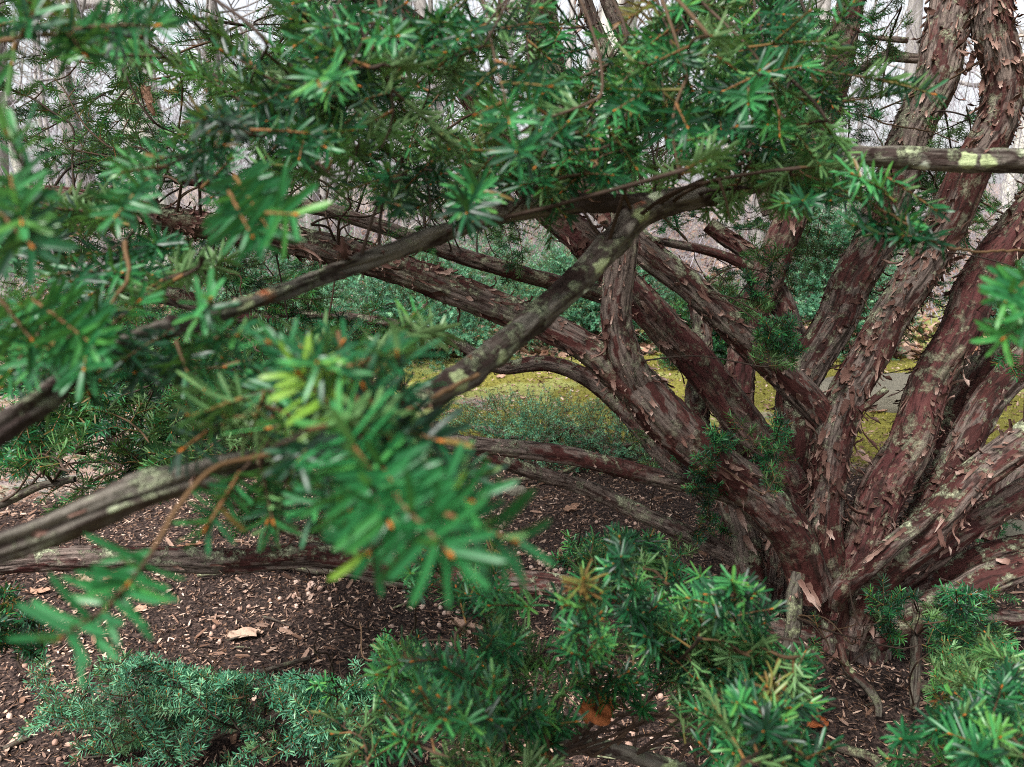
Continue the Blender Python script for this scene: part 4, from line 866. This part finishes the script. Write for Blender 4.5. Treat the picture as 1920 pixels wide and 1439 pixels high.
# ================================================================ LOW SPRAYS
lb = empty('yew_branch', tuple(P(1300, 1450, 1.2)), 'low grey branch near the bottom edge fanned with fresh green sprays', 'branch')
stem(lb, [(1020, 1385, 1.12, 22), (1080, 1392, 1.14, 34), (1150, 1405, 1.16, 34), (1220, 1425, 1.18, 36), (1330, 1460, 1.2, 38)], 80, name='main_limb', material='bark_twigwood', flakes=0, res=.003, age=.4, plate=.5)
stem(lb, [(1000, 1436, 1.05, 12), (1040, 1415, 1.08, 14), (1080, 1412, 1.1, 12), (1120, 1420, 1.12, 10)], 81, name='side_limb', material='bark_grey', flakes=0, res=.003, age=.5)
LB = lambda *a, **k: region(lb, *a, **k)
LB(50, 1120, 1290, 370, 130, .66, .95, 13, .055, ang0=150, lod=3, sp=.02, tone=.14, rise=.35, flat=.25)
LB(51, 1260, 1140, 150, 90, .85, 1.05, 8, .05, ang0=120, lod=2, tone=.03, sp=.02, rise=.4, flat=.25)
LB(52, 1130, 1060, 100, 50, 1.25, 1.5, 8, .055, ang0=100, lod=2, sp=.018, rise=.5, flat=.2)
LB(57, 680, 1250, 120, 80, 1.0, 1.3, 8, .05, ang0=120, lod=2, tone=.08, sp=.022, rise=.4, flat=.25)
LB(53, 830, 1210, 130, 100, .9, 1.15, 12, .05, ang0=110, lod=2, sp=.02, rise=.4, flat=.25)
LB(54, 1430, 1270, 150, 90, .75, .95, 10, .055, ang0=150, lod=3, tone=.04, sp=.02, rise=.2)
LB(55, 1400, 1400, 200, 60, .62, .82, 7, .055, ang0=140, lod=3, tone=.04, sp=.02, rise=.3)
LB(56, 860, 1400, 220, 60, .65, .85, 7, .055, ang0=150, lod=3, sp=.02, rise=.3, flat=.25)
rb_ = empty('yew_branch', tuple(P(1960, 1450, .9)), 'low spray of bright needles entering at the bottom right corner', 'branch')
stem(rb_, [(2050, 1500, .9, 20), (1930, 1440, .88, 16), (1820, 1400, .86, 10)], 82, name='side_limb', material='bark_grey', flakes=0, res=.003, age=.4)
region(rb_, 60, 1810, 1395, 130, 45, .62, .85, 7, .055, ang0=140, lod=3, tone=.1, sp=.02, rise=.3)
region(rb_, 61, 1880, 1270, 60, 50, .9, 1.1, 4, .05, ang0=140, lod=2, tone=.12, sp=.02)
region(rb_, 62, 1760, 1280, 80, 60, 1.3, 1.5, 4, .05, ang0=90, lod=2, tone=.05, sp=.02)
# shoots hugging the mulch
lf = empty('low_yew_shoots', tuple(on_ground(420, 1380)), 'low spreading yew shoots over the mulch at bottom left', 'shrub')
kw = dict(lod=2, mat='needle_blue', sp=.015, NL=.019, NW=.0027, nsp=.0016, rise=.7, flat=.2, connect=False, r0=.0026, aj=50)
region(lf, 63, 320, 1350, 320, 90, 1.7, 1.95, 38, .045, ang0=165, **kw)
region(lf, 64, 330, 1265, 130, 30, 1.95, 2.1, 16, .04, ang0=170, **kw)
region(lf, 65, 620, 1330, 110, 70, 1.6, 1.8, 24, .048, ang0=150, **kw)
region(lf, 66, 690, 1190, 70, 50, 1.6, 1.85, 8, .045, ang0=130, **kw)
region(lf, 69, 450, 1300, 200, 30, 1.8, 2.0, 14, .04, ang0=165, **kw)
le = empty('low_yew_shoots', tuple(on_ground(20, 1300)), 'dark low yew shoots rising at the left edge above the mulch', 'shrub')
region(le, 67, 20, 1190, 60, 50, 1.4, 1.6, 9, .05, ang0=110, tone=-.1, **dict(kw, mat='needle'))

# ================================================================ SHRUBS AND WOODS BEYOND
def far_shrub(name, label, cx, cy, rx, rz, ry, seed, n, NL, mat, group=None, loc=None, flat=.4, sl=.12, cat='shrub', NW=.0035, sp=.006):
    gzv = float(gz(cx, cy)); e = empty(name, (cx, cy, gzv), label, cat, group)
    r = np.random.default_rng(seed); sb = MB()
    for k in range(7):
        a = r.uniform(0, 6.28); tip = np.array([cx+rx*.6*math.cos(a), cy+ry*.6*math.sin(a), gzv+rz*r.uniform(.35, .8)])
        C, R = catmull([np.array([cx, cy, gzv-.03]), (np.array([cx, cy, gzv])+tip)/2+np.array([0, 0, rz*.15]), tip], [.03, .02, .006], .05); simple_tube(sb, C, R, 6, .3, lump=.3)
    sb.build('stem', [M['bark']], e)
    fo = Foliage(seed)
    for k in range(n):
        v = r.normal(0, 1, 3); v = nrm(v); v[2] = abs(v[2])*.95 if r.random() < .85 else v[2]
        q = r.random()**.45; p = np.array([cx+rx*v[0]*q, cy+ry*v[1]*q, gzv+max(.03, rz*.25+rz*1.1*v[2]*q)])
        p = p+(noise3(np.array([p*3.1+k*0]), 4)[0]-.5)*.3*np.array([rx, ry, rz]); p[2] = max(p[2], float(gzv)+.02)
        fo.shoot(p, nrm(v*np.array([1, 1, .6])+r.normal(0, .45, 3)+np.array([0, 0, .25])), nrm(UP+r.normal(0, .4, 3)), sl*r.uniform(.5, 1.1), r.normal(-.1, .1), 0, r.normal(0, .08))
    fo.build(e, 1, mat=mat, NL=NL, NW=NW, sp=sp, name='twigs', flat=flat, tw_r=.0015); return e
def at_ground(px, py): q = ground_at(px, py); return q[0], q[1]
x, y = at_ground(1000, 880); far_shrub('juniper_shrub', 'low blue green juniper spreading in front of the yellow moss', x, y+.3, .62, .26, .45, 201, 1500, .014, 'needle_blue', sl=.09, sp=.004)
x, y = at_ground(1160, 890); far_shrub('juniper_shrub', 'small blue green juniper tuft behind the low crossing limb', x, y+.2, .4, .24, .35, 202, 800, .014, 'needle_blue', sl=.08, sp=.004)
far = [(-.9, 8.0, 1.5, .9, .9, 'wide pale green conifer shrub behind the long left limb'), (1.0, 8.8, 1.1, .85, .8, 'blue green conifer shrub seen through the forked stems'), (3.3, 8.2, .8, 1.15, .7, 'tall pale green conifer between the two rear stems'),
       (-3.6, 7.0, 1.3, .7, .8, 'green conifer shrub low at the far left'), (-2.2, 6.2, .9, .45, .6, 'dark conifer shrub left of the mossy clearing'), (6.3, 9.5, .9, .9, .8, 'conifer shrub beyond the right hand stems'), (-.2, 10.5, 1.6, 1.15, .9, 'tall soft green conifer shrub behind the wide pale one'), (-3.2, 10., 1.7, 1.1, .9, 'broad conifer shrub at left among the bare trunks'), (1.9, 7.4, .5, .55, .5, 'small dark conifer shrub low between the forked limbs')]
for k, (x, y, rx, rz, ry, lbl) in enumerate(far):
    far_shrub('conifer_shrub', lbl, x, y, rx, rz, ry, 210+k, 5200 if k < 3 else 3600, .026, 'needle_blue' if k in (0, 1, 2, 5, 6, 7) else 'needle', sl=.16, NW=.007, sp=.006)
# bare trees
def wood_mat(name, a, b_):
    m, t, b = mat(name, .9, .2); bc = attr(t, 'bc', True); mp = t.nodes.new('ShaderNodeMapping'); mp.inputs['Scale'].default_value = (1, 1, .2); t.links.new(bc, mp.inputs[0])
    n_ = noise(t, mp.outputs[0], 14, 7, .65); t.links.new(ramp(t, n_, [(.3, srgb(*a)), (.68, srgb(*b_))]), b.inputs['Base Color']); bump(t, b, n_, .02); return m
M['pale'] = wood_mat('pale_tree_bark', (136, 134, 126), (196, 194, 184)); M['tan'] = wood_mat('greybrown_tree_bark', (94, 90, 86), (158, 154, 150)); M['brush'] = wood_mat('brush_bark', (98, 94, 98), (164, 158, 166))
def bare_tree(x, y, r0, h, seed, label, material, lean=0., depth=4, name='bare_tree'):
    r = np.random.default_rng(seed); z = float(gz(x, y)); e = empty(name, (x, y, z), label, 'tree', 'bare trees in the woods beyond')
    tb = MB(); cb = MB(); base = np.array([x, y, z-.1])
    top = base+np.array([lean*h, r.normal(0, .03)*h, h])
    C, R = catmull([base, base+(top-base)*.33+r.normal(0, .02*h, 3)*[1, 1, 0], base+(top-base)*.66+r.normal(0, .025*h, 3)*[1, 1, 0], top], [r0*1.25, r0, r0*.75, r0*.35], .25)
    simple_tube(tb, C, R, 16, r.random(), lump=.25)
    def rec(p, d, L, rad, lv):
        n = 4; pts = [p]; dd = d
        for _ in range(n): dd = nrm(dd+r.normal(0, .16, 3)+np.array([0, 0, .05])); pts.append(pts[-1]+dd*L/n)
        simple_tube(cb, np.array(pts), np.linspace(rad, rad*.45, n+1), 5 if lv > 1 else 3, .4)
        if lv == 0: return
        for q in range(r.integers(3, 6)):
            i = r.integers(1, n+1); nd = nrm(dd+r.normal(0, .55, 3)+np.array([0, 0, .15])); rec(pts[i], nd, L*r.uniform(.5, .75), rad*.5, lv-1)
    for q in range(12):
        i = int(len(C)*r.uniform(.22, .98)); i = min(i, len(C)-1); a = r.uniform(0, 6.28); rec(C[i], nrm(np.array([math.cos(a), math.sin(a), r.uniform(.2, .9)])), h*r.uniform(.12, .24), max(.012, R[i]*.4), depth-2)
    tb.build('trunk', [M[material]], e); cb.build('crown', [M['tan']], e)
def wx(px, y): return (px-W0/2)/F*y*1.02
for k, (px, y, rad, h, ln, mt, lb_) in enumerate([
    (335, 13, .27, 14, .0, 'pale', 'thick pale smooth bare trunk seen through the upper left twigs'), (120, 17, .13, 12, .02, 'pale', 'slim pale bare tree at the far left'), (232, 16, .14, 13, -.02, 'tan', 'slim bare tree just left of the thick pale trunk'),
    (600, 15, .16, 13, .05, 'tan', 'bare tree with a slight lean behind the top sprays'), (610, 24, .2, 15, -.05, 'pale', 'distant pale bare tree crossing the leaning one'), (1175, 11, .25, 14, .02, 'pale', 'thick pale trunk behind the top centre sprays'),
    (1110, 19, .14, 13, .0, 'tan', 'slim straight bare tree left of the top centre trunk'), (1395, 14, .15, 14, .03, 'tan', 'straight bare tree between the top right stems'), (1345, 21, .16, 14, -.03, 'pale', 'distant pale bare tree seen near top right sprays'),
    (800, 22, .18, 14, .02, 'tan', 'distant bare tree in the gap above the left limb'), (30, 12, .1, 11, .04, 'tan', 'thin grey bare tree at the left edge'), (430, 25, .17, 15, .02, 'tan', 'far bare tree right of the thick pale trunk'),
    (1700, 16, .14, 13, -.03, 'tan', 'bare tree behind the pitted rear stem'), (1840, 22, .2, 15, .0, 'pale', 'distant pale bare tree between the right hand stems'), (1500, 26, .2, 15, .0, 'tan', 'far bare tree behind the leaning red stem'), (950, 28, .22, 16, .0, 'tan', 'farthest bare tree near the picture centre'), (1900, 13, .1, 11, .05, 'tan', 'thin bare tree at the right edge')]):
    bare_tree(wx(px, y), y, rad, h, 300+k, lb_, mt, ln)
for k in range(26):
    r_ = random.Random(400+k); y_ = r_.uniform(9.5, 24); bare_tree(wx(r_.uniform(-40, 1960), y_), y_, r_.uniform(.03, .07), r_.uniform(6, 10), 400+k, 'slim leafless sapling among the bare trees far behind the yew', 'tan', r_.uniform(-.06, .06))
for o in SC.objects:
    if o.get('label', '').startswith('slim leafless sapling'): o['group'] = 'slim saplings in the far woods'
def brush(seed=55, n=16000):
    r = np.random.default_rng(seed); mb = MB(); y = 10+26*r.random(n)**1.2; x = r.uniform(-1, 1, n)*(y*.8+1.5); z = gz(x, y)
    B = np.stack([x, y, z+r.random(n)*3.5*(r.random(n) < .7)], -1); D = nrm(np.stack([r.normal(0, .55, n), r.normal(0, .55, n), np.abs(r.normal(.8, .4, n))], -1)); L = r.uniform(.5, 2.6, n)
    # slim three-sided rods
    k = 3; m_ = 5; ts = np.linspace(0, 1, m_); S_ = nrm(np.cross(D, r.normal(0, 1, (n, 3)))); U_ = np.cross(S_, D); bend = r.normal(0, .25, n)
    C = B[:, None]+D[:, None]*(L[:, None]*ts)[..., None]+S_[:, None]*((bend*L)[:, None]*ts**2)[..., None]
    th = np.arange(k)/k*2*np.pi; rad = (r.uniform(.002, .008, n)[:, None]*(1-.75*ts))
    V = C[:, :, None]+(S_[:, None, None]*np.cos(th)[None, None, :, None]+U_[:, None, None]*np.sin(th)[None, None, :, None])*rad[:, :, None, None]
    i = (np.arange(n)*m_*k)[:, None, None]; g_ = np.arange(m_-1)[None, :, None]*k; j = np.arange(k)[None, None]; j2 = (j+1) % k
    q = np.stack([i+g_+j, i+g_+j2, i+g_+k+j2, i+g_+k+j], -1).reshape(-1, 4); mb.add(V, q, 0, rnd=np.repeat(r.random(n), m_*k), bc=V.reshape(-1, 3)*.3)
    tag(mb.build('undergrowth', [M['brush']]), 'tangle of thin leafless brush under the far bare trees', 'undergrowth', None, 'stuff')
brush()
